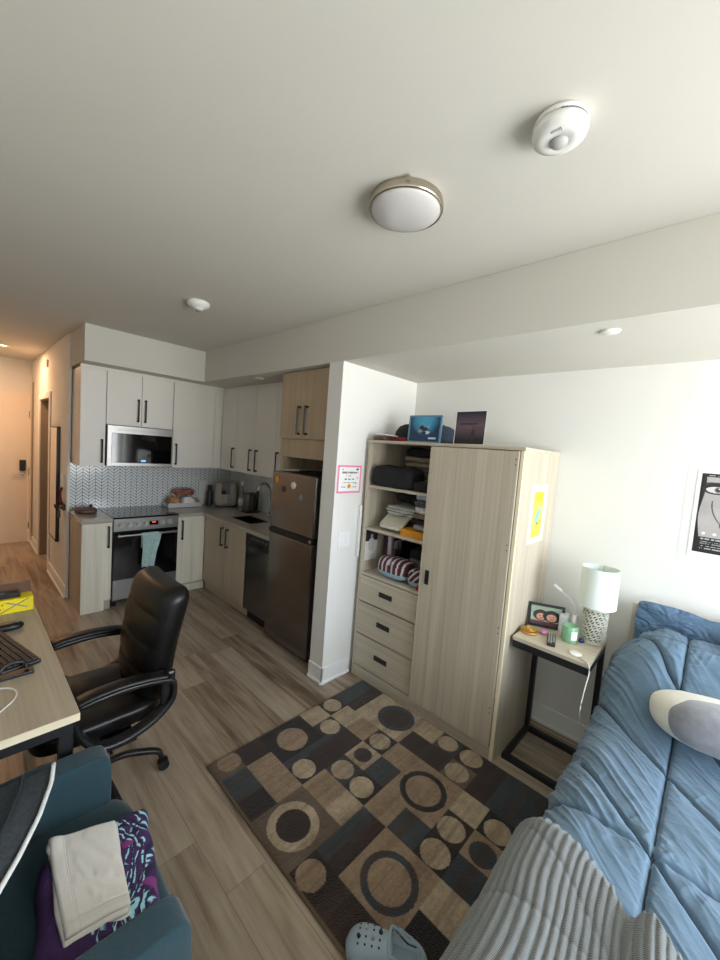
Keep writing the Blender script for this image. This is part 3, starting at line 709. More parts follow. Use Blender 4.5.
tag(obj('soap_dish', B(2.42, 2.47, 3.53, 3.60, .91, .925, bev=.005), M['brown']), 'small brown soap dish at the back of the sink', 'soap dish')
t = thing('leather_pouch', 'brown leather pouch lying on the short countertop left of the stove', 'pouch', (.90, 4.62, .91))
bm = bmesh.new(); softbox(bm, (.90, 4.62, .935), (.17, .20, .05), .45, 8, amp=.006); obj('body', bm, M['brown'], t, smooth=True)
bm = bmesh.new(); softbox(bm, (.95, 4.66, .975), (.03, .04, .03), .8, 6); obj('clasp', bm, M['blackp'], t, smooth=True)

# ================================================================= WARDROBE
WX, WY0, WY1, WH, YD = 2.138, .80, 1.963, 1.83, 1.40
BX = XW-.004
t = thing('wardrobe', 'tall pale oak wardrobe with sliding door, open shelves and three drawers', 'wardrobe', (2.43, 1.38, 0))
wz, wy = M['woodZ'], M['woodY']
obj('side_panel', B(WX+.004, BX, WY0, WY0+.018, 0, WH-.02), wz, t); obj('side_panel', B(WX+.004, BX, WY1-.018, WY1, 0, WH-.02), wz, t)
obj('top_panel', B(WX-.004, BX, WY0-.003, WY1+.003, WH-.02, WH, bev=.002), wy, t)
obj('divider', B(WX+.012, BX-.02, YD-.009, YD+.009, .09, WH-.022), wz, t)
obj('back_panel', B(BX-.018, BX-.004, WY0+.02, WY1-.02, .05, WH-.022), wz, t)
bm = bmesh.new(); bx(bm, WX+.002, WX+.02, WY0+.02, WY1-.02, .0, .075); obj('plinth', bm, wy, t)
obj('bottom_rail', B(WX-.002, WX+.03, WY0+.001, WY1-.001, .052, .082, bev=.002), wy, t)
for z in (1.472, 1.148, .802): obj('shelf', B(WX+.014, BX-.02, YD+.011, WY1-.02, z, z+.02), wy, t)
for a, b in ((.600, .798), (.345, .594), (.090, .339)):
    d = obj('drawer', B(WX+.003, WX+.022, YD+.012, WY1-.02, a+.002, b-.002, bev=.0015, seg=1), wy, t)
    zc = (a+b)/2+.0; obj('handle', B(WX-.004, WX+.004, 1.625, 1.745, zc-.014, zc+.022, bev=.003), M['blackm'], d)
d = obj('sliding_door', B(WX-.020, WX-.002, WY0+.024, YD-.004, .085, WH-.024, bev=.0015, seg=1), wz, t)
obj('handle', B(WX-.026, WX-.018, 1.322, 1.352, .905, 1.0, bev=.003), M['blackm'], d)
bm = bmesh.new()
for z in (1.76, 1.73, 1.28, 1.25, .80, .77, .32, .29): cyl(bm, (WX-.0205, WY0+.038, z), (WX-.0195, WY0+.038, z), .004, n=10)
obj('screw_hole', bm, M['brown'], d)
obj('edge_strip', B(WX-.012, WX+.003, WY0, WY0+.018, 0, WH-.022), M['edge'], t)
# ---- wardrobe contents
def folded(name, label, cat, c, d, mat, layers=1, amp=.012, seed=0, rz=0, group=None, e=.4):
    bm = bmesh.new(); R = Matrix.Rotation(rz, 3, 'Z'); h = d[2]/layers
    for k in range(layers):
        j = Vector((random.uniform(-.008, .008), random.uniform(-.008, .008), 0))
        softbox(bm, Vector(c)+j+Vector((0, 0, -d[2]/2+h*(k+.5))), (d[0], d[1], h*1.12), e, 10, rot=R, amp=amp, freq=11, seed=seed+k*3.1)
    o = obj(name, bm, mat, smooth=True, base=(c[0], c[1], c[2]-d[2]/2)); return tag(o, label, cat, group)
s1, s2, s3 = 1.492, 1.168, .822
folded('black_bag', 'black cloth bag lying across the front of the top wardrobe shelf', 'bag', (2.245, 1.742, s1+.075), (.19, .385, .14), M['darkfab'], 1, .02, 1)
folded('folded_trousers', 'dark folded trousers right of the black bag on the top shelf', 'folded clothes', (2.30, 1.49, s1+.035), (.26, .13, .065), plain('dark_navy_cloth', rgb(30, 30, 36), .9, noise=.2), 1, .01, 2)
folded('folded_shirt', 'grey patterned folded shirt in the middle of the stack on the top shelf', 'folded clothes', (2.53, 1.66, s1+.10), (.28, .36, .10), plain('grey_pattern_cloth', rgb(116, 114, 112), .9, noise=.5, nscale=45), 3, .01, 5)
folded('folded_sweater', 'khaki folded sweater under the black one on the top shelf', 'folded clothes', (2.53, 1.66, s1+.195), (.28, .36, .08), plain('khaki_cloth', rgb(132, 122, 100), .9, noise=.15), 2, .01, 6)
folded('folded_sweater', 'black folded sweater topmost of its stack on the top shelf', 'folded clothes', (2.53, 1.65, s1+.27), (.27, .36, .06), M['darkfab'], 1, .01, 7)
folded('folded_blanket', 'grey-white folded blanket behind the tilted box on the middle shelf', 'blanket', (2.42, 1.70, s2+.155), (.38, .30, .06), plain('grey_white_cloth', rgb(178, 180, 176), .9, noise=.1), 3, .012, 8)
folded('folded_trousers', 'black folded trousers above the grey-white blanket on the middle shelf', 'folded clothes', (2.52, 1.68, s2+.24), (.30, .40, .06), M['darkfab'], 1, .01, 9)
folded('folded_blanket', 'dark brown folded cloth under the grey-white blanket', 'blanket', (2.52, 1.70, s2+.06), (.30, .36, .12), plain('dim_brown_cloth', rgb(96, 82, 70), .9, noise=.2), 2, .01, 10)
R = Matrix.Rotation(math.radians(-36), 3, 'Y')
bm = bmesh.new(); softbox(bm, (2.285, 1.735, s2+.098), (.26, .20, .026), .2, 8, rot=Matrix.Rotation(math.radians(-34), 3, 'Y'))
t2 = thing('flat_box', 'flat off-white box leaning on folded blanket on the middle shelf', 'box', (2.285, 1.735, s2))
obj('body', bm, M['ceramic'], t2, smooth=True)
bm = bmesh.new(); softbox(bm, (2.278, 1.735, s2+.110), (.245, .188, .014), .15, 8, rot=Matrix.Rotation(math.radians(-34), 3, 'Y')); obj('lid', bm, plain('cream_lid', rgb(200, 194, 176), .5), t2, smooth=True)
cl = [('white', (206, 206, 206)), ('grey striped', (150, 146, 148)), ('black', (34, 32, 36)), ('brown', (120, 98, 84)), ('pale grey', (186, 184, 186)), ('dark grey', (70, 68, 74)), ('blue-white', (170, 180, 196))]
zz = s2+.055
for i, (nm, c) in enumerate(cl[1:]):
    h = (.035, .045, .035, .05, .04, .045)[i]
    folded('folded_shirt', f'{nm} folded shirt in the right-hand stack on the middle shelf', 'folded clothes', (2.33+.01*(i % 2), 1.483, zz+h/2), (.28, .13, h), plain(nm+' cotton', rgb(*c), .9, noise=.25, nscale=40), 1, .009, 20+i, group='folded shirts in the right-hand stack'); zz += h
tag(obj('notebook_box', B(2.165, 2.38, 1.425, 1.62, s2, s2+.05, bev=.003), M['orange']), 'amber yellow box under the right-hand clothes stack', 'box')
# third bay
P, U, V = panel_pts((2.17, WY1-.0185, .90), (.14, 0, 0), (0, 0, .24), 60, 90)
c = np.ones(U.shape+(3,))*np.array(rgb(222, 220, 216)); body = ((U-.5)**2/.05+(V-.45)**2/.12) < 1; head = ((U-.5)**2/.012+(V-.80)**2/.009) < 1
c[V > .62] = rgb(28, 28, 30); c[((U-.5)**2/.07+(V-.5)**2/.05) < 1] = rgb(200, 198, 196); c[head] = rgb(176, 172, 168); c[((U-.5)**2/.014+(V-.88)**2/.003) < 1] = rgb(40, 38, 38)
c[(abs(V-.38) < .008) & (abs(U-.5) < .2)] = rgb(150, 150, 150)
o = grid('photo_print', 60, 90, P, M['paint'], col=c, thick=-.001, base=(2.24, WY1-.02, 1.0)); tag(o, 'black and white photo print stuck inside the wardrobe above the drawers', 'photo')
bk = [('dark brown', (56, 40, 38), .022, .26), ('maroon', (88, 38, 44), .016, .25), ('pale lilac', (196, 192, 208), .038, .27), ('plum', (92, 58, 72), .014, .26), ('olive grey', (92, 96, 86), .026, .24), ('navy', (40, 50, 62), .018, .25), ('black', (26, 26, 28), .022, .26)]
y = 1.915
for nm, c, w, h in bk:
    t2 = thing('book', f'{nm} spine book standing upright in the lowest open shelf', 'book', (2.42, y-w/2, s3), group='books standing in the lowest open shelf')
    obj('cover', B(2.35, 2.54, y-w, y-.001, s3, s3+h, bev=.0015, seg=1), plain(nm+' book cover', rgb(*c), .5), t2)
    obj('pages', B(2.354, 2.5405, y-w+.002, y-.003, s3+h-.004, s3+h+.0006), M['paper'], t2)
    y -= w+.004
tag(obj('storage_box', B(2.36, 2.60, 1.43, 1.66, s3, s3+.14, bev=.004), plain('grey_card_box', rgb(120, 118, 118), .6)), 'grey box at the back right of the lowest open shelf', 'box')
tag(obj('storage_box', B(2.37, 2.60, 1.43, 1.66, s3+.142, s3+.21, bev=.004), M['darkfab']), 'black box on top of the grey box on the lowest open shelf', 'box')
def striped_bag(c, d, name, label, ang=0):
    nu, nv = 120, 60
    U, V = np.meshgrid(np.linspace(0, 2*math.pi, nu), np.linspace(-math.pi/2, math.pi/2, nv))
    sp = lambda a, e: np.sign(a)*np.abs(a)**e
    x = sp(np.cos(V), .6)*sp(np.cos(U), .7)*d[0]/2; y = sp(np.cos(V), .6)*sp(np.sin(U), .7)*d[1]/2; z = sp(np.sin(V), .7)*d[2]/2
    n = .012*(fbm(U*3+z*20, V*4, 3)-.5); x = x*(1+n*4); y = y*(1+n*4)
    yy = y+z*ang
    st = np.floor(yy/.0145) % 3
    C = np.zeros(U.shape+(3,)); C[st == 0] = rgb(112, 30, 42); C[st == 1] = rgb(205, 200, 204); C[st == 2] = rgb(46, 40, 54)
    C[z < -.16*d[2]] = rgb(150, 184, 200)
    P = np.stack([x+c[0], y+c[1], z+c[2]], -1)
    t = thing(name, label, 'bag', (c[0], c[1], c[2]-d[2]/2))
    grid('body', nu, nv, P, M['paintf'], parent=t, col=C); return t
t2 = striped_bag((2.245, 1.69, s3+.079), (.17, .30, .155), 'striped_pouch', 'maroon and white striped pouch with pale blue base on the lowest open shelf', .1)
bm = bmesh.new(); tube(bm, [(2.20, 1.60, s3+.10), (2.18, 1.69, s3+.135), (2.20, 1.78, s3+.11)], .004, smooth=5); obj('zip', bm, M['chrome'], t2)
t2 = striped_bag((2.235, 1.49, s3+.062), (.13, .11, .12), 'striped_pouch', 'small dark striped pouch right of the big striped one', .8)
bm = bmesh.new(); tube(bm, [(2.2, 1.46, s3+.10), (2.18, 1.49, s3+.115), (2.2, 1.52, s3+.10)], .003, smooth=5); obj('zip', bm, M['chrome'], t2)
folded('red_cloth', 'small red item at the front right edge above the drawers', 'cloth', (2.175, 1.435, s3+.012), (.04, .04, .022), plain('bright_red', rgb(170, 30, 30), .7), 1, .004, 40)
tag(obj('perfume_bottle', B(2.30, 2.335, 1.755, 1.79, s3, s3+.19, bev=.008), M['brown']), 'small dark bottle with pale cap behind the striped pouch', 'bottle')
# top of wardrobe
folded('red_scarf', 'dark red folded cloth lying on top of the wardrobe', 'cloth', (2.33, 1.83, WH+.018), (.22, .19, .036), M['red'], 1, .008, 41)
folded('brown_pouch', 'flat brown pouch at the front left corner on top of the wardrobe', 'pouch', (2.215, 1.885, WH+.016), (.13, .12, .031), M['brown'], 1, .004, 42)
bm = bmesh.new(); bx(bm, -.09, .09, -.065, .065, 0, .006); bmesh.ops.rotate(bm, verts=bm.verts[:], matrix=Matrix.Rotation(.35, 3, 'Z') @ Matrix.Rotation(.08, 3, 'X')); bmesh.ops.translate(bm, verts=bm.verts[:], vec=(2.26, 1.865, WH+.042))
tag(obj('booklet', bm, M['paper'], base=(2.27, 1.88, WH+.03)), 'white booklet lying on the dark red cloth on the wardrobe', 'booklet')
def cap(c, r, mat, brimdir, label):
    t = thing('baseball_cap', label, 'cap', (c[0], c[1], c[2]))
    bm = bmesh.new(); lathe(bm, c, [(r, 0), (r*1.02, r*.35), (r*.93, r*.75), (r*.7, r*1.08), (r*.35, r*1.25), (.001, r*1.3)], 28); obj('crown', bm, mat, t, smooth=True)
    bm = bmesh.new(); lathe(bm, (c[0], c[1], c[2]+r*1.29), [(.008, 0), (.006, .005), (.001, .006)], 12); obj('button', bm, mat, t)
    n = 14; vs = []
    bm = bmesh.new(); top = []; inn = []
    for k in range(n+1):
        a = brimdir+(k/n-.5)*2.0; q = math.cos((k/n-.5)*math.pi)
        inn.append((c[0]+r*.98*math.cos(a), c[1]+r*.98*math.sin(a), c[2]+.012)); top.append((c[0]+(r+.07*q)*math.cos(a), c[1]+(r+.07*q)*math.sin(a), c[2]+.004+.012*(1-q)))
    for dz in (0, .004):
        vs.append([bm.verts.new((x, y, z+dz)) for x, y, z in inn]+[bm.verts.new((x, y, z+dz)) for x, y, z in top[::-1]])
    bm.faces.new(vs[0][::-1]); bm.faces.new(vs[1]); m_ = len(vs[0])
    for k in range(m_): bm.faces.new((vs[0][k], vs[0][(k+1) % m_], vs[1][(k+1) % m_], vs[1][k]))
    obj('brim', bm, mat, t)
cap((2.40, 1.785, WH), .112, M['darkfab'], math.radians(100), 'black baseball cap behind the blue picture frame on the wardrobe')
cap((2.42, 1.50, WH), .105, M['bluecap'], math.radians(-110), 'dark grey-blue cap right of the blue picture frame on the wardrobe')
def picture(name, label, p0, eu, ev, cols, nu, nv, frame_mat, fw, thick=.012):
    """standing framed picture: p0 lower-left corner of the frame, eu/ev full edge vectors"""
    U3, V3 = Vector(eu), Vector(ev); n = U3.cross(V3).normalized()
    t = thing(name, label, 'picture' if frame_mat else 'photo', p0)
    lu, lv = U3.length, V3.length; u, v = U3/lu, V3/lv
    bm = bmesh.new()
    def slab(a, b, c, d, n0, n1):
        vs = [bm.verts.new(Vector(p0)+u*x+v*y+n*z) for z in (n0, n1) for x, y in ((a, c), (b, c), (b, d), (a, d))]
        for q in ((3, 2, 1, 0), (4, 5, 6, 7), (0, 1, 5, 4), (1, 2, 6, 5), (2, 3, 7, 6), (3, 0, 4, 7)): bm.faces.new([vs[i] for i in q])
    if frame_mat:
        slab(0, fw, 0, lv, -thick, .003); slab(lu-fw, lu, 0, lv, -thick, .003); slab(fw, lu-fw, 0, fw, -thick, .003); slab(fw, lu-fw, lv-fw, lv, -thick, .003); slab(fw, lu-fw, fw, lv-fw, -thick, -.002)
        obj('frame', bm, frame_mat, t)
    else:
        slab(0, lu, 0, lv, -.002, -.0006); obj('backing', bm, M['paper'], t)
    p1 = Vector(p0)+u*fw+v*fw
    P, U, V = panel_pts(p1, u*(lu-2*fw), v*(lv-2*fw), nu, nv)
    grid('print', nu, nv, P, M['paint'], parent=t, col=cols(U, V)); return t
def art_sea(U, V):
    c = np.zeros(U.shape+(3,)); n = fbm(U*6, V*6, 3); k = np.clip(1.2-((U-.5)**2*5+(V-.95)**2*2.2), 0, 1)[..., None]
    c[:] = rgb(14, 56, 92); c = c*(1-k)+k*np.array(rgb(70, 160, 196)); c = c*(.7+.6*n[..., None])
    for x, y, r, q in ((.42, .55, .10, (30, 34, 44)), (.52, .50, .10, (36, 38, 46)), (.60, .36, .08, (220, 220, 220)), (.50, .34, .07, (30, 30, 36)), (.36, .42, .07, (150, 150, 150)), (.62, .58, .05, (190, 150, 120))):
        c[((U-x)**2+((V-y)*1.1)**2) < r*r*(.6+.8*fbm(U*14, V*14, 9))**2] = rgb(*q)
    c[(V < .16) & (V > .1) & (U > .66) & (U < .9)] = rgb(230, 230, 230); return c
def art_dusk(U, V):
    c = np.zeros(U.shape+(3,)); n = fbm(U*4, V*10, 5)[..., None]
    k = np.clip(1-abs(V-.55)*2.4, 0, 1)[..., None]; c[:] = rgb(34, 36, 46); c = c*(1-k)+k*np.array(rgb(104, 84, 96)); c = c*(.75+.5*n)
    c[(abs(V-.62) < .02) & (abs(U-.45) < .3)] = rgb(30, 32, 44); f = ((U-.62)**2/.006+(V-.25)**2/.05) < 1; c[f] = rgb(60, 44, 46); c[((U-.62)**2/.003+(V-.50)**2/.003) < 1] = rgb(96, 70, 64)
    c[V < .12] = rgb(40, 38, 40); return c
picture('picture_frame', 'blue-grey framed underwater group photo standing on top of the wardrobe', (2.285, 1.715, WH+.002), (0, -.275, 0), (.012, 0, .195), art_sea, 90, 70, plain('blue_grey_frame', rgb(96, 132, 156), .4), .012)
picture('photo_print', 'dark dusk photo print standing on the wardrobe top', (2.285, 1.335, WH+.001), (0, -.218, .004), (.010, 0, .222), art_dusk, 70, 80, None, .006)
# yellow print on the wardrobe's side
def art_yellow(U, V):
    c = np.ones(U.shape+(3,))*np.array(rgb(238, 238, 234)); m_ = (U > .16) & (U < .84) & (V > .10) & (V < .88)
    y = np.array(rgb(244, 226, 80))*(.85+.3*fbm(U*5, V*7, 2)[..., None]); c = np.where(m_[..., None], y, c)
    c[m_ & (V > .72) & (abs(U-.5) < .26)] = rgb(240, 214, 20)
    k = ((U-.56-.12*np.sin(V*12))**2/.018+(V-.47)**2/.022) < .8+.5*fbm(U*10, V*10, 8); c[m_ & k] = rgb(120, 184, 178)
    c[((U-.55)**2/.008+(V-.33)**2/.0008) < 1] = rgb(170, 120, 50); c[((U-.6)**2/.012+(V-.2)**2/.0012) < 1] = rgb(214, 190, 40); c[((U-.70)**2/.002+(V-.36)**2/.0006) < 1] = rgb(130, 90, 40); return c
P, U, V = panel_pts((2.296, WY0-.0025, 1.268), (.26, 0, 0), (0, 0, .352), 60, 90)
o = grid('art_print', 60, 90, P, M['paint'], col=art_yellow(U, V), thick=-.0015, base=(2.42, WY0-.002, 1.26)); tag(o, 'yellow illustrated print with white border on the wardrobe side', 'print')
# certificate on partition wall
def art_cert(U, V):
    c = np.ones(U.shape+(3,))*np.array(rgb(238, 238, 236)); b = (U < .06) | (U > .94) | (V < .07) | (V > .93); c[b] = rgb(232, 132, 170)
    dk = rgb(110, 112, 120); rs = np.random.RandomState(2)
    for y, a, e, w in ((.74, .18, .86, .035), (.62, .36, .56, .012), (.50, .30, .70, .025), (.38, .2, .8, .01), (.22, .16, .34, .018), (.22, .64, .84, .018), (.34, .7, .84, .015)):
        m_ = (abs(V-y) < w*(.5+.8*vnoise(U*60, V*3, 4))) & (U > a) & (U < e) & (vnoise(U*70, V*0+y*9, 5) > .3); c[m_] = dk
    c[((U-.82)**2/.003+(V-.86)**2/.0015) < 1] = rgb(50, 52, 70); c[((U-.84)**2/.001+(V-.55)**2/.001) < 1] = rgb(226, 140, 160); c[((U-.2)**2/.001+(V-.85)**2/.0006) < 1] = rgb(150, 150, 170)
    c[((U-.5)**2/.006+(V-.25)**2/.007) < 1] = rgb(226, 168, 60); c[((U-.5)**2/.001+(V-.25)**2/.0015) < 1] = rgb(190, 130, 40); return c
P, U, V = panel_pts((1.876, YS0-.0025, 1.425), (.245, 0, 0), (0, 0, .205), 120, 100)
o = grid('certificate', 120, 100, P, M['paint'], col=art_cert(U, V), thick=-.001, base=(1.99, YS0-.002, 1.42)); tag(o, 'white certificate with pink border and gold seal on the white wall', 'certificate')
t = thing('light_switch', 'double white light switch on the white wall left of the wardrobe', 'light switch', (1.98, YS0, 1.08))
obj('plate', B(1.925, 2.045, YS0-.007, YS0, 1.02, 1.14, bev=.002), M['trim'], t)
for x in (1.955, 2.015): obj('rocker', B(x-.017, x+.017, YS0-.011, YS0-.006, 1.045, 1.115, bev=.002), M['trim'], t)
# slim white hanging strip between switch and wardrobe
bm = bmesh.new(); bx(bm, 2.115, 2.135, YS0-.03, YS0-.001, .93, 1.33, bev=.003); tag(obj('wall_panel_strip', bm, M['white']), 'slim white hanger strip on the wall just left of the wardrobe', 'strip')

# ================================================================= NIGHTSTAND + ITEMS
t = thing('nightstand', 'small bedside table with pale oak top and black C-shaped metal frame', 'nightstand', (2.4, .59, 0))
NX0, NX1, NY0, NY1, NZ = 2.198, 2.60, .393, .783, .755
obj('table_top', B(NX0, NX1, NY0, NY1, NZ-.022, NZ, bev=.002), M['woodY'], t)
bm = bmesh.new(); q = .03
bx(bm, NX0+.003, NX0+q, NY0+.003, NY1-.003, NZ-.062, NZ-.0225); bx(bm, NX1-q, NX1, NY0+.003, NY1-.003, NZ-.062, NZ-.0225)
bx(bm, NX0+q, NX1-q, NY0+.003, NY0+q, NZ-.062, NZ-.0225); bx(bm, NX0+q, NX1-q, NY1-q, NY1-.003, NZ-.062, NZ-.0225)
obj('apron', bm, M['blackm'], t)
for y in (NY0+.003, NY1-q): obj('post', B(NX1-q, NX1, y, y+.027, .03, NZ-.062), M['blackm'], t)
bm = bmesh.new()
bx(bm, NX0+.02, NX1, NY0+.003, NY0+q, 0, .03); bx(bm, NX0+.02, NX1, NY1-q, NY1-.003, 0, .03); bx(bm, NX0+.02, NX0+.02+q, NY0+q, NY1-q, 0, .03); bx(bm, NX1-q, NX1, NY0+q, NY1-q, 0, .03)
obj('base_frame', bm, M['blackm'], t)
# lamp
lx, ly = 2.515, .452
t = thing('table_lamp', 'bedside lamp with white drum shade and pierced cream ceramic base', 'lamp', (lx, ly, NZ))
bm = bmesh.new(); lathe(bm, (lx, ly, NZ), [(.058, 0), (.062, .004), (.062, .012), (.05, .014)], 40); lathe(bm, (lx, ly, NZ), [(.05, .192), (.062, .194), (.062, .2), (.05, .206), (.01, .21)], 40)
rows, nn, R_ = 7, 14, .0605
for r in range(rows):
    for k in range(nn):
        a0 = 2*math.pi*(k+.5*(r % 2))/nn; z0 = NZ+.028+r*.0255; ring = []
        for j in range(9):
            b = 2*math.pi*j/8; da = .0120*math.cos(b)/R_*1.1; dz = .0145*math.sin(b)
            ring.append((lx+R_*math.cos(a0+da), ly+R_*math.sin(a0+da), z0+dz))
        tube(bm, ring, .0036, n=6)
        a1 = a0; tube(bm, [(lx+R_*math.cos(a1-.1), ly+R_*math.sin(a1-.1), z0-.006), (lx+R_*math.cos(a1+.1), ly+R_*math.sin(a1+.1), z0+.006)], .003, n=6)
obj('ceramic_base', bm, M['ceramic'], t, smooth=True)
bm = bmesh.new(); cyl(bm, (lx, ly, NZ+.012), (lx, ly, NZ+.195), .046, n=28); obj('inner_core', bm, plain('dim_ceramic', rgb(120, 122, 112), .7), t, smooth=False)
bm = bmesh.new(); cyl(bm, (lx, ly, NZ+.2), (lx, ly, NZ+.30), .008, n=12)
for k in range(3): tube(bm, [(lx, ly, NZ+.27), (lx+.085*math.cos(k*2.09), ly+.085*math.sin(k*2.09), NZ+.43)], .002, n=6)
obj('harp', bm, M['nickel'], t)
bm = bmesh.new(); n = 48; zb, zt, rb, rt = NZ+.213, NZ+.432, .096, .093
prof = [(rb, zb-NZ), (rt, zt-NZ), (rt-.003, zt-NZ), (rb-.003, zb-NZ)]
rings = []
for r, z in prof: rings.append([bm.verts.new((lx+r*math.cos(2*math.pi*i/n), ly+r*math.sin(2*math.pi*i/n), NZ+z)) for i in range(n)])
for a in range(4):
    for i in range(n): bm.faces.new((rings[a][i], rings[a][(i+1) % n], rings[(a+1) % 4][(i+1) % n], rings[(a+1) % 4][i]))
obj('lamp_shade', bm, M['shade'], t, smooth=False)
# framed couple photo
def art_couple(U, V):
    c = np.ones(U.shape+(3,))*np.array(rgb(150, 170, 150)); c = c*(.7+.6*fbm(U*7, V*7, 4)[..., None])
    for x, hr, col in ((.34, .27, (46, 34, 30)), (.68, .29, (26, 20, 20))):
        c[((U-x)**2+(V-.50)**2*.8) < hr*hr] = rgb(*col); c[((U-x)**2*1.4+(V-.42)**2) < (hr*.68)**2] = rgb(206, 150, 130)
        c[((U-x)**2/.004+(V-.34)**2/.0008) < 1] = rgb(170, 70, 76)
        for s in (-.05, .05): c[((U-x-s)**2+(V-.47)**2) < .0005] = rgb(40, 26, 24)
    c[(V < .18)] = rgb(96, 40, 60); return c
picture('picture_frame', 'black framed photo of two smiling people on the nightstand', (2.425, .785, NZ+.002), (.085, -.185, 0), (.03, .014, .135), art_couple, 60, 45, M['blackp'], .016)
t = thing('candle_jar', 'pale green candle jar with white label on the nightstand', 'candle', (2.405, .545, NZ))
bm = bmesh.new(); lathe(bm, (2.405, .545, NZ), [(.038, 0), (.041, .004), (.041, .09), (.038, .094), (.037, .08), (.001, .078)], 32); obj('jar', bm, M['green'], t, smooth=True)
bm = bmesh.new()
for k in range(7):
    a0 = math.radians(205+k*8); a1 = math.radians(213+k*8)
    v = [bm.verts.new((2.405+.0416*math.cos(a), .545+.0416*math.sin(a), NZ+z)) for a, z in ((a0, .02), (a1, .02), (a1, .07), (a0, .07))]; bm.faces.new(v)
o = obj('label', bm, M['paper'], t)
t = thing('remote_control', 'black remote control with coloured buttons on the nightstand', 'remote control', (2.31, .61, NZ), math.radians(16))
obj('body', B(-.075, .075, -.021, .021, 0, .018, bev=.006), M['blackp'], t, local=True)
for i in range(8):
    for j in range(3): bm = bmesh.new(); cyl(bm, (-.058+i*.0165, -.0125+j*.0125, .017), (-.058+i*.0165, -.0125+j*.0125, .0205), .0042, n=8); obj('button', bm, M['red'] if i+j == 0 else (M['green'] if j == 0 and i > 4 else M['lgrey']), t, local=True)
bm = bmesh.new(); lathe(bm, (2.325, .735, NZ), [(.03, 0), (.046, .004), (.05, .016), (.046, .016), (.04, .006), (.001, .005)], 28, sx=1.1); tag(obj('trinket_dish', bm, M['gold'], smooth=True), 'small gold dish with jewellery at the left edge of the nightstand', 'dish')
t = thing('bracelet', 'gold chain coiled in the gold dish', 'jewellery', (2.325, .735, NZ+.008))
bm = bmesh.new(); tube(bm, [(2.325+.03*math.cos(k), .735+.028*math.sin(k), NZ+.012+.0015*k) for k in [x*.6 for x in range(18)]], .0035, n=6); obj('chain', bm, M['gold'], t, smooth=True)
bm = bmesh.new(); softbox(bm, (2.372, .672, NZ+.012), (.05, .036, .024), .8, 8); tag(obj('lip_balm_case', bm, plain('pink_lilac', rgb(196, 120, 168), .35), smooth=True), 'small pink and lilac case in front of the framed photo', 'case')
bm = bmesh.new(); softbox(bm, (2.44, .49-.0, NZ+.013), (.034, .026, .026), .9, 8); tag(obj('stopper', bm, M['blue'], smooth=True), 'small deep blue bauble between candle and lamp', 'bauble')
t = thing('clear_cup', 'pale translucent box behind the green candle', 'box', (2.50, .60, NZ))
bm = bmesh.new(); bx(bm, 2.49, 2.555, .585, .63, NZ, NZ+.105, bev=.006); obj('body', bm, M['tissue'], t)
t = thing('reading_light', 'white bent gooseneck reading light behind the green candle', 'lamp', (2.52, .535, NZ))
bm = bmesh.new(); bx(bm, 2.50, 2.535, .54, .565, NZ, NZ+.12, bev=.006); obj('base', bm, M['white'], t)
bm = bmesh.new(); tube(bm, [(2.518, .552, NZ+.12), (2.515, .56, NZ+.17), (2.51, .60, NZ+.215), (2.505, .64, NZ+.24)], .004, smooth=6); obj('neck', bm, M['white'], t, smooth=True)
bm = bmesh.new(); tube(bm, [(2.505, .635, NZ+.238), (2.50, .68, NZ+.268)], .009, n=10); obj('light_head', bm, M['white'], t)
t = thing('charging_pad', 'round white wireless charger with cable at the nightstand front corner', 'charger', (2.262, .475, NZ))
bm = bmesh.new(); lathe(bm, (2.262, .475, NZ), [(.028, 0), (.03, .002), (.03, .006), (.026, .008), (.001, .008)], 32); obj('pad', bm, M['white'], t, smooth=True)
bm = bmesh.new(); tube(bm, [(2.245, .45, NZ+.004), (2.215, .42, NZ+.004), (2.192, .398, NZ+.006), (2.175, .386, NZ-.03), (2.11, .386, NZ-.10), (2.07, .386, NZ-.19), (2.15, .386, NZ-.29), (2.28, .386, NZ-.38), (2.40, .386, NZ-.50)], .0028, n=6, smooth=6); obj('cable', bm, M['white'], t, smooth=True)

# ================================================================= BED
BT = .60; YF = .318; YN = -.62; XF = .66
t = thing('bed', 'bed with pale oak headboard standing against the white wall', 'bed', (1.7, -.15, 0))
obj('headboard', B(2.665, 2.708, YN-.02, .305, .0, 1.0, bev=.004), M['woodZ'], t)
obj('mattress', B(XF+.06, 2.655, YN, .31, .26, .53, bev=.05, seg=4), M['whitefab'], t)
obj('bed_frame', B(XF+.05, 2.66, YN, .30, .14, .255), M['woodY'], t)
for x in (XF+.12, 2.6):
    for y in (YN+.06, .22): obj('leg', B(x-.03, x+.03, y-.03, y+.03, 0, .14), M['blackm'], t)
def topz(x, y):
    k = np.clip((x-1.98)/.46, 0, 1); k = k*k*(3-2*k); e = np.clip((y-.12)/.22, 0, 1); e = e*e*(3-2*e)
    k2 = np.clip((x-2.53)/.06, 0, 1)
    return BT+.325*k*(1-.38*e)-.05*k2
SEAMS = [((2.62, .045), (1.43, .035)), ((1.43, .035), (.5, .03)), ((1.50, .9), (1.43, .035)), ((1.43, .035), (1.40, -1.5)),
         ((1.712, .30), (1.257, -.112)), ((1.257, -.112), (.7, -.62)), ((1.75, .33), (2.05, .75)), ((2.122, .303), (1.711, -.109)), ((1.711, -.109), (1.2, -.62)), ((2.122, .303), (2.4, .6)),
         ((2.549, .258), (2.276, .095)), ((2.276, .095), (1.90, -.25)), ((2.43, .9), (2.43, -1.5)), ((1.0, .9), (.98, -1.5)), ((1.25, .30), (.85, -.11)), ((2.0, .9), (1.62, .5))]
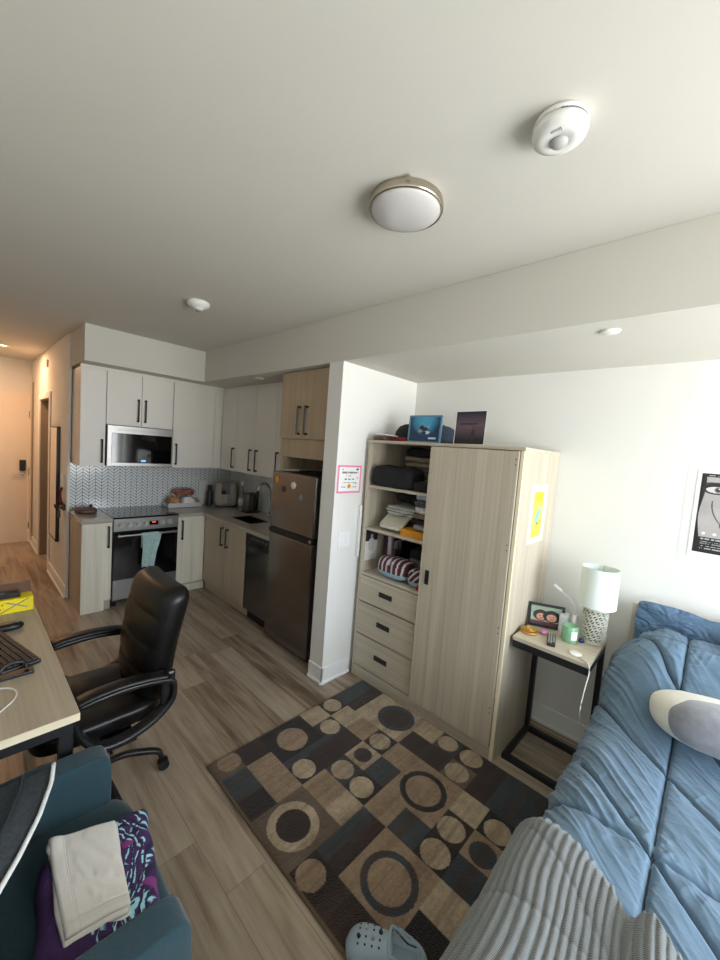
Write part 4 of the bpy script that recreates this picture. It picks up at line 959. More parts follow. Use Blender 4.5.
def segdist(X, Y, s):
    (x0, y0), (x1, y1) = s; dx, dy = x1-x0, y1-y0; L2 = dx*dx+dy*dy
    t = np.clip(((X-x0)*dx+(Y-y0)*dy)/L2, 0, 1)
    return np.hypot(X-x0-t*dx, Y-y0-t*dy), t*math.sqrt(L2)
def drape(A, Bc, off=0., R=.13):
    """A along the bed (x), Bc across (y); both in unrolled metres. returns world pts + normals"""
    def fold(t, edge, sgn):
        # beyond edge the sheet bends down with radius R
        e = (t-edge)*sgn; e = np.maximum(e, 0); a = np.minimum(e/R, math.pi/2)
        hor = R*np.sin(a); ver = R*(1-np.cos(a))+np.maximum(e-R*math.pi/2, 0)
        return hor, ver, a
    ey = YF-.12
    hy, vy, ay = fold(Bc, ey, 1); y = np.where(Bc > ey, ey+hy, Bc)
    ex = XF+.12
    hx, vx, ax = fold(A, ex, -1); x = np.where(A < ex, ex-hx, A)
    z = topz(A, y)-np.sqrt(vy**2+vx**2)
    # bulge outwards on the hanging side
    y = y+.006*np.sin(np.clip(vy/.45, 0, 1)*math.pi)*(vy > 0)
    return x, y, z, ay, ax
def ridged(n): return (1-np.abs(2*n-1))**2
def comforter_height(A, Bc):
    X, Y = A, Bc; dm = np.full(A.shape, 9.); h = np.zeros(A.shape)
    for i, s in enumerate(SEAMS):
        d, al = segdist(X, Y, s); dm = np.minimum(dm, d)
        w = np.exp(-(d/.09)**2)*(1-np.exp(-(d/.015)**2))
        h += w*.0045*ridged(vnoise(al*34+i*7+d*9, d*5, i))
    h += .016*(1-np.exp(-(dm/.06)))-.012*np.exp(-(dm/.007)**2)
    p = X*.66-Y*.75; q = X*.75+Y*.66       # long creases running diagonally towards the foot corner
    reg = np.clip((Y+.06)/.22, 0, 1)*np.clip((X-1.25)/.25, 0, 1)
    pw = p+.05*(fbm(X*3, Y*3, 41)-.5)
    h += reg*(.0068*ridged(vnoise(pw*32, q*2.2, 51))+.0055*ridged(vnoise(pw*52, q*4, 52)))
    h += (1-reg)*.0035*ridged(vnoise(pw*30, q*3, 53))+.0022*ridged(vnoise(p*70, q*9, 54))
    h += .008*(fbm(A*3.2+3, Bc*3.2, 21, 2)-.5)
    return h
def draped(name, A, Bc, hfun, off, mat, parent, thick):
    x, y, z, ay, ax = drape(A, Bc); P = np.stack([x, y, z], -1)
    du = np.gradient(P, axis=1); dv = np.gradient(P, axis=0); n = np.cross(du, dv); n /= np.linalg.norm(n, axis=-1, keepdims=True)+1e-9
    if n[..., 2].mean() < 0: n = -n
    P = P+n*(hfun(A, Bc)+off)[..., None]
    return grid(name, A.shape[1], A.shape[0], P, mat, parent=parent, thick=thick, base=None if parent else (1.7, -.15, 0))
nu, nv = 720, 420
A, Bc = np.meshgrid(np.linspace(XF-.25, 2.60, nu), np.linspace(-.70, YF+.42, nv))
o = draped('comforter', A, Bc, comforter_height, 0, M['bluefab'], None, -.02)
tag(o, 'puffy blue quilted comforter with stitched seams covering the bed', 'comforter')
comf = o; M['seamdark'] = plain('dark_blue_seam_tone', rgb(40, 56, 74), .9)  # dark tubes added along the seams so the creases read darker
for (sa, sb) in SEAMS:
    n = 60; aa = np.linspace(sa[0], sb[0], n); bb = np.linspace(sa[1], sb[1], n); ok = (aa > XF+.02) & (aa < 2.585) & (bb < YF+.10) & (bb > -.68)
    if ok.sum() < 5: continue
    aa, bb = aa[ok][None], bb[ok][None]; x, y, z, ay, ax = drape(aa, bb); h = comforter_height(aa, bb)[0]
    h = np.convolve(np.pad(h, 2, 'edge'), np.ones(5)/5, 'valid')
    ny = np.sin(ay[0]); nz_ = np.cos(ay[0]); pts = [(x[0, i], y[0, i]+ny[i]*(h[i]+.002), z[0, i]+nz_[i]*(h[i]+.002)) for i in range(x.shape[1])]
    bm = bmesh.new(); tube(bm, pts, .0026, n=6); obj('seam_darkening', bm, M['seamdark'], comf, smooth=True)
# ribbed throw
def throw():
    nu, nv = 420, 480
    U, V = np.meshgrid(np.linspace(0, 1, nu), np.linspace(0, 1, nv))
    b = -.45+V*(YF+.40+.45)                       # across the bed, past the edge
    edge = np.interp(b, [-.6, -.12, -.052, -.016, .01, .028, .055, .075, .10, .173, .273, .33, .36, .5], [.90, 1.10, 1.150, 1.170, 1.195, 1.200, 1.175, 1.195, 1.225, 1.265, 1.305, 1.330, 1.330, 1.32])+.004*np.sin(b*math.pi/.012)
    a = edge-(1-U)*.74
    rib = np.abs(np.sin((b+.012*np.sin(a*9)+.02*fbm(a*3, b*3, 8))*math.pi/.0200))**.6
    # fine rows along each rib
    row = 0*a
    lump = .022*(fbm(a*3.1, b*3.7, 5)-.4)+.045*np.exp(-((b-.0)/.05)**2)*np.clip((a-.85)/.2, 0, 1)-.03*np.exp(-((b-.065)/.018)**2)*np.clip((a-.95)/.2, 0, 1)
    h = .018+.011*rib+row*(rib > .4)+np.maximum(lump, -.004)
    e = np.clip((edge-a)/.03, 0, 1); h = h*(.35+.65*np.sqrt(e))+comforter_height(a, b)*.25+.018*np.clip((b-.12)/.15, 0, 1)
    return a, b, h
a, b, h = throw()
o = draped('knit_throw', a, b, lambda A, B_: h, .004, M['knit'], None, -.012)
tag(o, 'light grey chunky ribbed knit throw over the foot of the bed', 'throw blanket')
# pillows
def pillow(name, label, c, d, rot, mat, e=.55, seed=0, amp=.02):
    bm = bmesh.new()
    def fn(p):  # pinch towards the corners, flange at the seam
        k = 1-.86*max(abs(p.x), abs(p.y))**2.2; q = 1-.07*(1-abs(p.y)**2)*abs(p.x)
        return (p.x*q, p.y*(1-.05*(1-p.x*p.x)), p.z*k)
    softbox(bm, (0, 0, 0), d, e, 22, amp=amp, freq=7, seed=seed, fn=fn)
    bmesh.ops.transform(bm, matrix=rot.to_4x4(), verts=bm.verts[:]); bmesh.ops.translate(bm, verts=bm.verts[:], vec=c)
    return tag(obj(name, bm, mat, smooth=True, base=(c[0], c[1], c[2]-d[1]/2)), label, 'pillow')
pillow('pillow', 'blue pillow propped against the headboard', (2.60, -.095, .895), (.30, .76, .12), Matrix.Rotation(math.radians(-78), 3, 'Y'), M['pillowfab'], .14, 3, .03)
t = thing('bolster_cushion', 'oval plush cushion, cream fleece with grey face, lying on the comforter', 'cushion', (2.10, -.09, .66))
Rc = Matrix.Rotation(math.radians(-76), 3, 'Z') @ Matrix.Rotation(math.radians(-14), 3, 'X')
bm = bmesh.new(); softbox(bm, (2.125, -.125, .742), (.52, .31, .20), .75, 24, rot=Rc, amp=.006, freq=12); obj('fleece_shell', bm, M['cream'], t, smooth=True)
bm = bmesh.new(); softbox(bm, Vector((2.094, -.146, .752)), (.490, .290, .194), .75, 24, rot=Rc, amp=.004, freq=9); obj('grey_face', bm, M['greyplush'], t, smooth=True, label='soft grey plush face')
t = thing('plush_toy', 'small dark plush toy with white muzzle lying beside the blue pillow', 'plush toy', (2.50, -.16, .90))
bm = bmesh.new(); softbox(bm, (2.50, -.165, .97), (.10, .10, .16), .8, 10); obj('body', bm, M['darkfab'], t, smooth=True)
bm = bmesh.new(); softbox(bm, (2.45, -.125, .955), (.05, .06, .05), .9, 8); obj('muzzle', bm, M['cream'], t, smooth=True)
# poster on bed wall
def art_face(U, V):
    c = np.ones(U.shape+(3,))*np.array(rgb(172, 168, 166)); c = c*(.8+.35*fbm(U*6, V*5, 6)[..., None])
    c[(U < .035+.02*np.sin(V*8+1)) | (U > .82+.03*np.sin(V*7)) | (V > .955) | (V < .20)] = rgb(24, 24, 26)
    ex, ey = .165, .80; U0 = U; U = .42-np.abs(U-.42)
    c[((U-ex)**2/.0150+(V-ey-.012)**2/.0034) < 1.5] = rgb(36, 34, 36); c[((U-ex)**2/.0120+(V-ey)**2/.0016) < 1] = rgb(206, 204, 202)
    i = ((U-ex-.01)**2/.0014+(V-ey)**2/.0012); c[i < 1] = rgb(104, 102, 104); c[i < .3] = rgb(14, 14, 16); c[((U-ex-.02)**2/.00007+(V-ey-.012)**2/.00005) < 1] = rgb(240, 240, 240)
    c[(abs(V-(.885-.9*(U-.16)**2)) < .010) & (U > .05) & (U < .32)] = rgb(60, 58, 60)
    nl = abs(U-(.135+.10*np.clip((.62-V)/.24, 0, 1)**2)); c[(nl < .007) & (V < .66) & (V > .36)] = rgb(70, 66, 66)
    c[((U-.28)**2/.0022+(V-.35)**2/.0009) < 1] = rgb(22, 20, 22)
    U = U0; c[((U-.42)**2/.010+(V-.27)**2/.0006) < 1] = rgb(40, 36, 38)
    for x in (.09, .20, .31): c[((U-x)**2/.00035+(V-.245)**2/.0003) < 1] = rgb(236, 236, 236)
    for y, w in ((.175, .010), (.14, .006), (.115, .005), (.085, .005), (.055, .005), (.975, .005)):
        c[(abs(V-y) < w) & (U > .07) & (U < .92) & (vnoise(U*130, V*0+y*50, 7) > .35)] = rgb(176, 176, 176)
    return c
P, U, V = panel_pts((XW-.004, .090, 1.343), (0, -.40, 0), (0, 0, .42), 240, 220)
t = thing('wall_poster', 'black and white poster of a close-up face on the wall above the bed', 'poster', (XW, -.06, 1.3))
grid('print', 240, 220, P, M['paint'], parent=t, col=art_face(U, V), thick=-.001)
obj('white_mount', B(XW-.003, XW-.001, -.335, .108, 1.322, 1.785), M['paper'], t)
obj('clear_sleeve', B(XW-.0009, XW-.0001, -.37, .150, 1.275, 1.83), plain('pale_sleeve', rgb(222, 224, 222), .3), t)

# ================================================================= RUG
def rug():
    X0, X1, Y1, Y0 = .914, 2.122, 1.824, .14
    nu, nv = 304, 424
    U, V = np.meshgrid(np.linspace(0, X1-X0, nu), np.linspace(0, Y1-Y0, nv)); CW, RH = .151, .1445
    T_, L_, D, Bl, Mt, K = [rgb(*q) for q in ((176, 150, 122), (206, 184, 154), (56, 37, 32), (62, 70, 76), (116, 98, 80), (38, 30, 28))]
    C = np.zeros(U.shape+(3,)); ci = np.clip((U/CW).astype(int), 0, 7); ri = (V/RH).astype(int)
    m = {}
    G = ["MDBBLDBB", "BTTKMMDD", "DTTBDDLL", "MMLBDBLL", "MMLKLDLL".replace('K', 'K'), "KBDTTTDB", "DTTBTTTM", "DTTKMLDD", "BLTBTLDD".replace('L', 'T', 1), "DDBLTKBB", "LLBDTTDM", "TTMDBTLL"]
    G[0] = "MDKKLDBB"; G[1] = "BTKKDMDD"; G[2] = "KTKDDTLL"; G[3] = "MMTBLKTT"; G[4] = "MMTKBTDL"; G[5] = "KBDTTTDB"; G[6] = "DTTBTTMK"; G[7] = "DTTKDLMM"; G[8] = "DKLBTKBB"
    key = dict(T=T_, L=L_, D=D, B=Bl, M=Mt, K=K)
    for r in range(12):
        for c_ in range(8):
            C[(ri == r) & (ci == c_)] = key[G[r][c_]]
    def blk(u0, u1, v0, v1, col): C[(U >= u0*CW) & (U < u1*CW) & (V >= v0*RH) & (V < v1*RH)] = col
    blk(6, 8, 0, .9, Bl); blk(6, 8, .9, 1.5, D); blk(6, 8, 1.5, 5-1, L_); blk(2, 4, 0, 2, K); blk(2, 5, 1.75, 2.1, Bl); blk(3, 5, 2, 3, D); blk(5, 6, 1, 3, T_); blk(5, 6, 1, 2, L_)
    blk(6, 7.0, 4, 6, D); blk(7, 8, 4, 4.9, L_); blk(0, 2, 3, 5, Mt); blk(4, 6, 5, 7, T_); blk(1, 3, 6, 8, T_); blk(6, 8, 7, 7.8, D); blk(6, 8, 7.8, 9, Bl); blk(1, 3, 5, 5.5, Bl); blk(1, 3, 5.5, 6, D); blk(2, 3, 4.2, 4.95, L_)
    blk(0, 1, 1.4, 2.1, Bl); blk(0, 1, 2.1, 2.95, K)
    # woven streaks running along the width
    st = vnoise(V*210, U*4, 11)*.6+vnoise(V*70, U*3, 12)*.4; blot = fbm(U*14, V*14, 15)
    def circ(u, v, r, col, ring=None, rc=None):
        d = np.hypot(U-u, V-v)
        if ring: C[d < ring] = rc
        C[d < r] = col
    tn = L_
    circ(.095, .06, .060, T_); circ(.450, .144, .088, T_, .108, K); circ(.832, .074, .060, tn); circ(.686, .215, .062, tn); circ(.371, .357, .062, tn)
    circ(.523, .499, .061, tn); circ(.680, .503, .053, D); circ(.522, .642, .062, tn); circ(.831, .500, .062, tn)
    circ(1.068, .436, .088, D, .122, Bl); circ(.142, .571, .080, D, .118, L_); circ(.070, .787, .061, T_)
    circ(.746, .870, .090, T_, .122, K); circ(.289, 1.018, .088, T_, .121, Bl); circ(1.134, .785, .060, tn); circ(1.135, .937, .064, tn); circ(.983, .930, .064, tn)
    circ(.672, 1.078, .064, tn); circ(.523, 1.086, .065, tn); circ(.824, 1.235, .062, tn); circ(.673, 1.234, .061, Bl)
    circ(.36, 1.43, .09, D, .12, L_); circ(.95, 1.45, .09, T_, .12, K)
    n2 = vnoise(V*30, U*2.0, 31)*.6+vnoise(V*75, U*2.5, 32)*.4
    isb = np.all(np.isclose(C, Bl), -1); isd = np.all(np.isclose(C, D), -1); ist = np.all(np.isclose(C, T_), -1) | np.all(np.isclose(C, L_), -1)
    w_ = np.clip((n2-.52)*5, 0, .75)[..., None]
    C = np.where(isb[..., None], C*(1-w_)+np.array(rgb(74, 56, 50))*w_, C); C = np.where(isd[..., None], C*(1-w_)+np.array(rgb(70, 56, 54))*w_, C); C = np.where(ist[..., None], C*(1-w_*.6)+np.array(rgb(150, 122, 96))*w_*.6, C)
    C *= (.36+.26*st+.34*blot+.26*(vnoise(U*330, V*330, 77)-.5)+.16*(vnoise(U*90, V*90, 78)-.5))[..., None]
    e = np.minimum(np.minimum(U, X1-X0-U), np.minimum(V, Y1-Y0-V)); C[e < .008] = rgb(110, 92, 70)
    Z = .010+.002*st; Z[e < .004] = .002
    lum = C.mean(-1); P = np.stack([X0+U, Y1-V, Z+.0015*(lum > .12)], -1)
    m_, nt, b = newmat('rug_pile'); a = N(nt, 'ShaderNodeAttribute'); a.attribute_name = 'Col'; nt.links.new(a.outputs['Color'], b.inputs['Base Color'])
    b.inputs['Roughness'].default_value = .95; b.inputs['Specular IOR Level'].default_value = .1; b.inputs['Sheen Weight'].default_value = .2
    nz = N(nt, 'ShaderNodeTexNoise'); nz.inputs['Scale'].default_value = 260; nz.inputs['Detail'].default_value = 2
    nt.links.new(coords(nt), nz.inputs['Vector']); bump(nt, b, nz.outputs[0], .9, .009)
    o = grid('area_rug', nu, nv, P, m_, col=C, thick=0, base=(1.5, 1.0, 0)); tag(o, 'brown and tan patterned rug with circles and squares on the wood floor', 'rug')
    # skirt down to the floor
    md = o.modifiers.new('thickness', 'SOLIDIFY'); md.thickness = .007; md.offset = -1
rug()
# clog
def clog():
    a = math.atan2(.80-.58, .94-1.075)
    t = thing('foam_clog', 'pale blue-grey foam clog with holes and charms on the rug', 'shoe', (1.008, .672, .012), a)
    # local: +x toe, length .27; built from cross-sections
    L, n, m_ = .27, 28, 24
    def halfw(s): return .036+.016*math.sin(min(1, s*1.05)*math.pi*.62)+.004*s if s < .8 else None
    bm = bmesh.new()
    def outline(s):       # s 0 heel .. 1 toe -> half width
        w = .033+.019*(1-math.cos(min(s, .75)/.75*math.pi))/2
        if s > .75: w = w*math.sqrt(max(0, 1-((s-.75)/.25)**2.2))
        if s < .12: w = w*math.sqrt(max(0, 1-((.12-s)/.12)**2.2))
        return w
    # sole
    S_ = [i/n for i in range(n+1)]
    rings = []
    for s in S_:
        x = (s-.5)*L; w = max(outline(s), .002)*1.04
        rings.append([bm.verts.new((x, k*w, z)) for k, z in ((-1, 0), (-1, .02), (1, .02), (1, 0))])
    for p, q in zip(rings, rings[1:]):
        for k in range(4): bm.faces.new((p[k], p[(k+1) % 4], q[(k+1) % 4], q[k]))
    bm.faces.new(rings[0]); bm.faces.new(rings[-1][::-1]); obj('sole', bm, M['clog'], t, local=True)
    # upper: vamp dome closed from s=.42 to toe, low rim wall behind
    bm = bmesh.new(); prev = None
    for i in range(n+1):
        s = i/n; x = (s-.5)*L; w = max(outline(s), .003)
        hgt = .075*math.sqrt(max(0, 1-max(0, (s-.62)/.38)**2.4)) if s > .40 else .04+.035*max(0, (s-.22)/.18)*(s > .22)+(.012 if s < .1 else 0)
        open_ = s < .42
        ring = []
        for j in range(m_+1):
            th = math.pi*j/m_
            cx_, sz = math.cos(th), math.sin(th)
            if open_:
                # wall only: angle range clipped, rest folded inside the shoe
                lim = hgt; z = .018+min(sz*1.6, 1)*(lim-.018); yy = cx_*w*(1.0 if sz*1.6 < 1 else 1); 
                if sz*1.6 > 1: z = lim-.0; 
                if abs(cx_) < .78: z = .022; yy = cx_*w*.95
            else: z = .018+sz**.8*(max(hgt, .02)-.018); yy = math.copysign(abs(cx_)**.85, cx_)*w
            ring.append(bm.verts.new((x, yy, z)))
        if prev:
            for j in range(m_): bm.faces.new((prev[j], prev[j+1], ring[j+1], ring[j]))
        prev = ring
    o = obj('upper', bm, M['clog'], t, smooth=True, local=True); md = o.modifiers.new('thickness', 'SOLIDIFY'); md.thickness = .004; md.offset = -1
    # rim
    pts = []
    for i in range(25):
        s = .02+.40*math.sin(math.pi*i/24)**.7; sd = 1 if i < 12 else -1
    R1 = [((s-.5)*L, outline(s)*1.0, .045+.033*max(0, (s-.2)/.22)) for s in [.02, .06, .12, .2, .28, .35]]
    front = [((.425-.5)*L, .040, .074), ((.44-.5)*L, .022, .079), ((.445-.5)*L, 0, .080), ((.44-.5)*L, -.022, .079), ((.425-.5)*L, -.040, .074)]
    ring = [(-.5*L+.004, 0, .05)]+R1+front+[(x, -y, z) for x, y, z in R1[::-1]]+[(-.5*L+.004, 0, .05)]
    bm = bmesh.new(); tube(bm, ring, .005, n=8, smooth=3); obj('rim', bm, M['clog'], t, smooth=True, local=True)
    bm = bmesh.new(); softbox(bm, ((-.16)*L, 0, .024), (.55*L, .07, .008), .6, 8); obj('insole', bm, M['clogin'], t, smooth=True, local=True)
    holes = bmesh.new(); ch = [bmesh.new() for _ in range(4)]; rs = random.Random(3); k = 0
    for s in (.56, .65, .74, .83):
        for f in (-.55, -.2, .15, .5):
            w = outline(s); hgt = .075*math.sqrt(max(0, 1-max(0, (s-.62)/.38)**2.4)); cx_ = f; sz = math.sqrt(1-f*f)
            yy = math.copysign(abs(cx_)**.85, cx_)*w; z = .018+sz**.8*(hgt-.018)
            nrm = Vector((.25+1.6*max(0, s-.7), f*.9, .9)).normalized(); p = Vector(((s-.5)*L, yy, z))
            if k in (1, 6, 9, 14): cyl(ch[(1, 6, 9, 14).index(k)], p-nrm*.002, p+nrm*.006, .008, .006, n=6)
            else: cyl(holes, p-nrm*.004, p+nrm*.0012, .0034, n=8)
            k += 1
    obj('hole', holes, M['darkhole'], t, local=True)
    for b_, mm in zip(ch, (M['blackp'], plain('grey_pink_charm', rgb(168, 140, 150), .4), M['lgrey'], M['blackp'])): obj('charm', b_, mm, t, local=True)
    bm = bmesh.new()
    for sd in (-1, 1): cyl(bm, ((.36-.5)*L, sd*outline(.36)*.97, .062), ((.36-.5)*L, sd*(outline(.36)+.007), .062), .009, n=14)
    obj('rivet', bm, M['blue'], t, local=True)
    bm = bmesh.new(); tube(bm, [((.36-.5)*L, .054, .058), (-.3*L, .052, .040), (-.46*L, .036, .034), (-.53*L, 0, .034), (-.46*L, -.036, .034), (-.3*L, -.052, .040), ((.36-.5)*L, -.054, .058)], .005, n=8, smooth=5); obj('heel_strap', bm, M['clog'], t, smooth=True, local=True)
clog()

# ================================================================= DESK
t = thing('desk', 'desk with oak laminate top, pale edge and black metal frame', 'desk', (0, 2.15, 0))
DX0, DX1, DY0, DY1, DZ = -.385, .298, 1.553, 2.753, .75
obj('desk_top', B(DX0, DX1-.001, DY0+.001, DY1, DZ-.028, DZ), M['deskW'], t)
bm = bmesh.new(); bx(bm, DX1-.002, DX1, DY0, DY1, DZ-.028, DZ-.0005); bx(bm, DX0, DX1, DY0-.001, DY0+.001, DZ-.028, DZ-.0005); obj('edge_band', bm, M['edge'], t)
bm = bmesh.new()
bx(bm, DX0+.02, DX1-.015, DY0+.02, DY0+.06, DZ-.075, DZ-.029); bx(bm, DX0+.02, DX1-.015, DY1-.06, DY1-.02, DZ-.075, DZ-.029); bx(bm, DX0+.02, DX0+.06, DY0+.06, DY1-.06, DZ-.075, DZ-.029)
bx(bm, DX1-.075, DX1-.035, DY0+.06, DY1-.06, DZ-.06, DZ-.029)
obj('rail', bm, M['blackm'], t)
for x in (DX0+.03, DX1-.055):
    for y in (DY0+.02, DY1-.06): obj('leg', B(x, x+.04, y, y+.04, 0, DZ-.075), M['blackm'], t)
# keyboard: keys in rows
t = thing('keyboard', 'black computer keyboard on the desk', 'keyboard', (.12, 2.22, DZ), math.radians(104))
obj('base', B(-.24, .20, -.07, .07, .0, .016, bev=.004), M['blackp'], t, local=True)
bm = bmesh.new()
for i in range(22):
    for j in range(6):
        x = -.228+i*.0192; y = -.06+j*.0205; bx(bm, x, x+.0168, y, y+.0178, .015, .023, bev=.0015, seg=1)
o = obj('keys', bm, plain('dark_keycap', rgb(52, 47, 45), .5), t, local=True); o['kind'] = 'stuff'
t = thing('phone_stand', 'black folding stand beside the keyboard on the desk', 'stand', (.16, 1.93, DZ))
bm = bmesh.new(); bx(bm, .08, .215, 1.93, 1.975, DZ, DZ+.012, bev=.003); obj('base', bm, M['blackp'], t)
bm = bmesh.new(); tube(bm, [(.10, 1.95, DZ+.012), (.13, 1.965, DZ+.045), (.18, 1.975, DZ+.04), (.195, 1.96, DZ+.02)], .008, smooth=4); obj('arm', bm, M['blackp'], t, smooth=True)
t = thing('computer_mouse', 'black computer mouse behind the keyboard on the desk', 'mouse', (.175, 2.425, DZ))
bm = bmesh.new()
softbox(bm, (.165, 2.425, DZ+.018), (.125, .065, .036), .75, 12, fn=lambda p: (p.x, p.y, max(p.z, -.98))); obj('shell', bm, M['blackp'], t, smooth=True)
bm = bmesh.new(); cyl(bm, (.20, 2.42, DZ+.030), (.20, 2.43, DZ+.030), .009, n=14); obj('scroll_wheel', bm, M['grey'], t)
# yellow box with tools on it
t = thing('yellow_box', 'bright yellow cardboard box with grey print at the back of the desk', 'box', (.16, 2.68, DZ))
def art_box(U, V):
    c = np.ones(U.shape+(3,))*np.array(rgb(246, 224, 16))
    for y in (.36, .70): c[(abs(V-y) < .05) & (U > .2) & (U < .72) & (vnoise(U*90, V*0+y*30, 6) > .45)] = rgb(150, 132, 20)
    d = abs((U-.82)*1.6-(V-.5)*.5); c[(d < .018) & (abs(V-.5) < .42)] = rgb(96, 100, 110); d = abs((U-.86)*1.6+(V-.5)*.6); c[(d < .03) & (abs(V-.55) < .28)] = rgb(140, 144, 152); return c
obj('carton', B(-.14, .286, 2.645, 2.735, DZ, DZ+.073), M['yellow'], t)
P, U, V = panel_pts((-.14, 2.6445, DZ), (.426, 0, 0), (0, 0, .073), 220, 50); grid('front_print', 220, 50, P, M['paint'], parent=t, col=art_box(U, V), thick=-.0006)
t = thing('charger_brick', 'long black power strip lying on the yellow box', 'power strip', (.1, 2.69, DZ+.073))
obj('strip_body', B(-.10, .235, 2.665, 2.715, DZ+.0735, DZ+.098, bev=.004), M['blackp'], t)
bm = bmesh.new()
for k in range(5): bx(bm, -.07+k*.055, -.045+k*.055, 2.678, 2.702, DZ+.098, DZ+.1)
obj('socket', bm, M['grey'], t)
tag(obj('clear_case', B(-.10, .284, 2.738, 2.750, DZ, DZ+.135, bev=.003), plain('smoky_brown_panel', rgb(110, 80, 62), .25)), 'brown tinted panel standing behind the yellow box on the desk', 'panel')
# white cable on desk
bm = bmesh.new(); tube(bm, [(-.05, 1.93, DZ+.003), (.06, 1.90, DZ+.003), (.135, 1.86, DZ+.003), (.15, 1.80, DZ+.003), (.12, 1.74, DZ+.003), (.05, 1.68, DZ+.003), (-.1, 1.64, DZ+.003)], .0028, n=6, smooth=8)
tag(obj('charging_cable', bm, M['white'], smooth=True, base=(.05, 1.8, DZ)), 'white charging cable looped on the near end of the desk', 'cable')

# ================================================================= OFFICE CHAIR
t = thing('office_chair', 'black leather office chair with loop armrests facing the desk', 'office chair', (.47, 2.03, 0))
cx, cy = .47, 2.03
bm = bmesh.new(); softbox(bm, (.455, 2.03, .475), (.50, .47, .10), .42, 18, amp=.006, freq=12, seed=2); obj('seat', bm, M['leather'], t, smooth=True)
# backrest: panel profile leaning back with stitched rolls
def backrest():
    bm = bmesh.new()
    nz, ny = 60, 24; F = []; Bk = []
    H0, H1 = .50, 1.025
    for i in range(nz+1):
        s = i/nz; z = H0+(H1-H0)*s; xc = .655+.085*s+.03*math.sin(s*math.pi)*-.6
        hw = .205+.032*math.sin(min(1, s*1.15)*math.pi*.5); 
        if s > .86: hw *= math.sqrt(max(.0, 1-((s-.86)/.14)**3*.35))
        th = .078*math.sqrt(max(.02, 1-(abs(s-.5)*2)**8)); roll = .010*abs(math.sin(s*math.pi*4.0))**.6
        rf, rb = [], []
        for j in range(ny+1):
            t_ = j/ny*2-1; y = cy+hw*t_; edge = (1-abs(t_)**26)**.5 if abs(t_) < 1 else 0
            rf.append(bm.verts.new((xc-(th*.5+roll*(1-t_**8))*edge-.026+.022*(t_**2), y, z))); rb.append(bm.verts.new((xc+th*.5*edge+.026+.010*(t_**2), y, z)))
        F.append(rf); Bk.append(rb)
    for R_, fl in ((F, 0), (Bk, 1)):
        for a, b in zip(R_, R_[1:]):
            for j in range(ny):
                q = (a[j], a[j+1], b[j+1], b[j]); bm.faces.new(q[::-1] if fl else q)
    for i in range(nz):
        for j in (0, ny): bm.faces.new((F[i][j], F[i+1][j], Bk[i+1][j], Bk[i][j]))
    for i in (0, nz):
        for j in range(ny): bm.faces.new((F[i][j], F[i][j+1], Bk[i][j+1], Bk[i][j]))
    return bm
obj('backrest', backrest(), M['leather'], t, smooth=True)
for sd, y in ((-1, 1.742), (1, 2.318)):
    bm = bmesh.new()
    loop = [(.335, y, .655), (.40, y, .664), (.52, y, .668), (.645, y, .652), (.695, y, .632), (.706, y, .60), (.700, y, .545), (.660, y, .500), (.61, y, .468), (.53, y, .442), (.45, y, .440), (.40, y, .462), (.352, y, .53), (.330, y, .60), (.335, y, .655)]
    tube(bm, loop, .0, n=12, smooth=3, flat=(.014, .030, (0, 1, 0)))
    obj('armrest_frame', bm, M['blackp'], t, smooth=True)
    bm = bmesh.new(); tube(bm, [(.335, y, .670), (.40, y, .682), (.50, y, .686), (.60, y, .676), (.68, y, .66)], 0, n=12, smooth=5, flat=(.034, .012, (0, 0, 1))); obj('arm_pad', bm, M['leather'], t, smooth=True)
    bm = bmesh.new(); bx(bm, .655, .718, y-.014-sd*.010, y+.014-sd*.010, .515, .672, bev=.012)
    for z in (.55, .60, .65): cyl(bm, (.690, y+sd*.002, z), (.690, y+sd*.008, z), .006, n=8)
    obj('arm_bracket', bm, M['blackp'], t)
    bm = bmesh.new(); bx(bm, .44, .56, min(y, cy+sd*.2), max(y, cy+sd*.2), .405, .425); obj('arm_mount', bm, M['blackp'], t)
bm = bmesh.new(); bx(bm, cx-.12, cx+.12, cy-.09, cy+.09, .37, .42, bev=.01); obj('tilt_mechanism', bm, M['blackp'], t)
bm = bmesh.new(); tube(bm, [(cx, cy-.08, .39), (cx+.0, cy-.24, .385), (cx, cy-.27, .375)], .006, n=8); obj('height_lever', bm, M['blackp'], t)
bm = bmesh.new(); cyl(bm, (cx, cy, .10), (cx, cy, .24), .027); cyl(bm, (cx, cy, .24), (cx, cy, .38), .016); obj('gas_lift', bm, M['blackp'], t)
bm = bmesh.new(); cyl(bm, (cx, cy, .085), (cx, cy, .16), .045, .035); obj('hub', bm, M['blackp'], t)
for k in range(5):
    a = math.radians(-10+72*k); dx, dy = math.cos(a), math.sin(a)
    bm = bmesh.new(); tube(bm, [(cx+dx*.03, cy+dy*.03, .14), (cx+dx*.12, cy+dy*.12, .150), (cx+dx*.22, cy+dy*.22, .125), (cx+dx*.275, cy+dy*.275, .10), (cx+dx*.29, cy+dy*.29, .065)], 0, n=12, smooth=5, flat=(.017, .013, (0, 0, 1)))
    lg = obj('leg', bm, M['blackp'], t, smooth=True)
    bm = bmesh.new(); px, py = cx+dx*.30, cy+dy*.30
    for o_ in (-.014, .014): cyl(bm, (px-dy*(o_-.008), py+dx*(o_-.008), .026), (px-dy*(o_+.008), py+dx*(o_+.008), .026), .026, n=18)
    cyl(bm, (px-dx*.01, py-dy*.01, .03), (px-dx*.01, py-dy*.01, .075), .008, n=8); obj('caster', bm, M['blackp'], lg)

bpy.data.objects['office_chair'].location.x -= .018
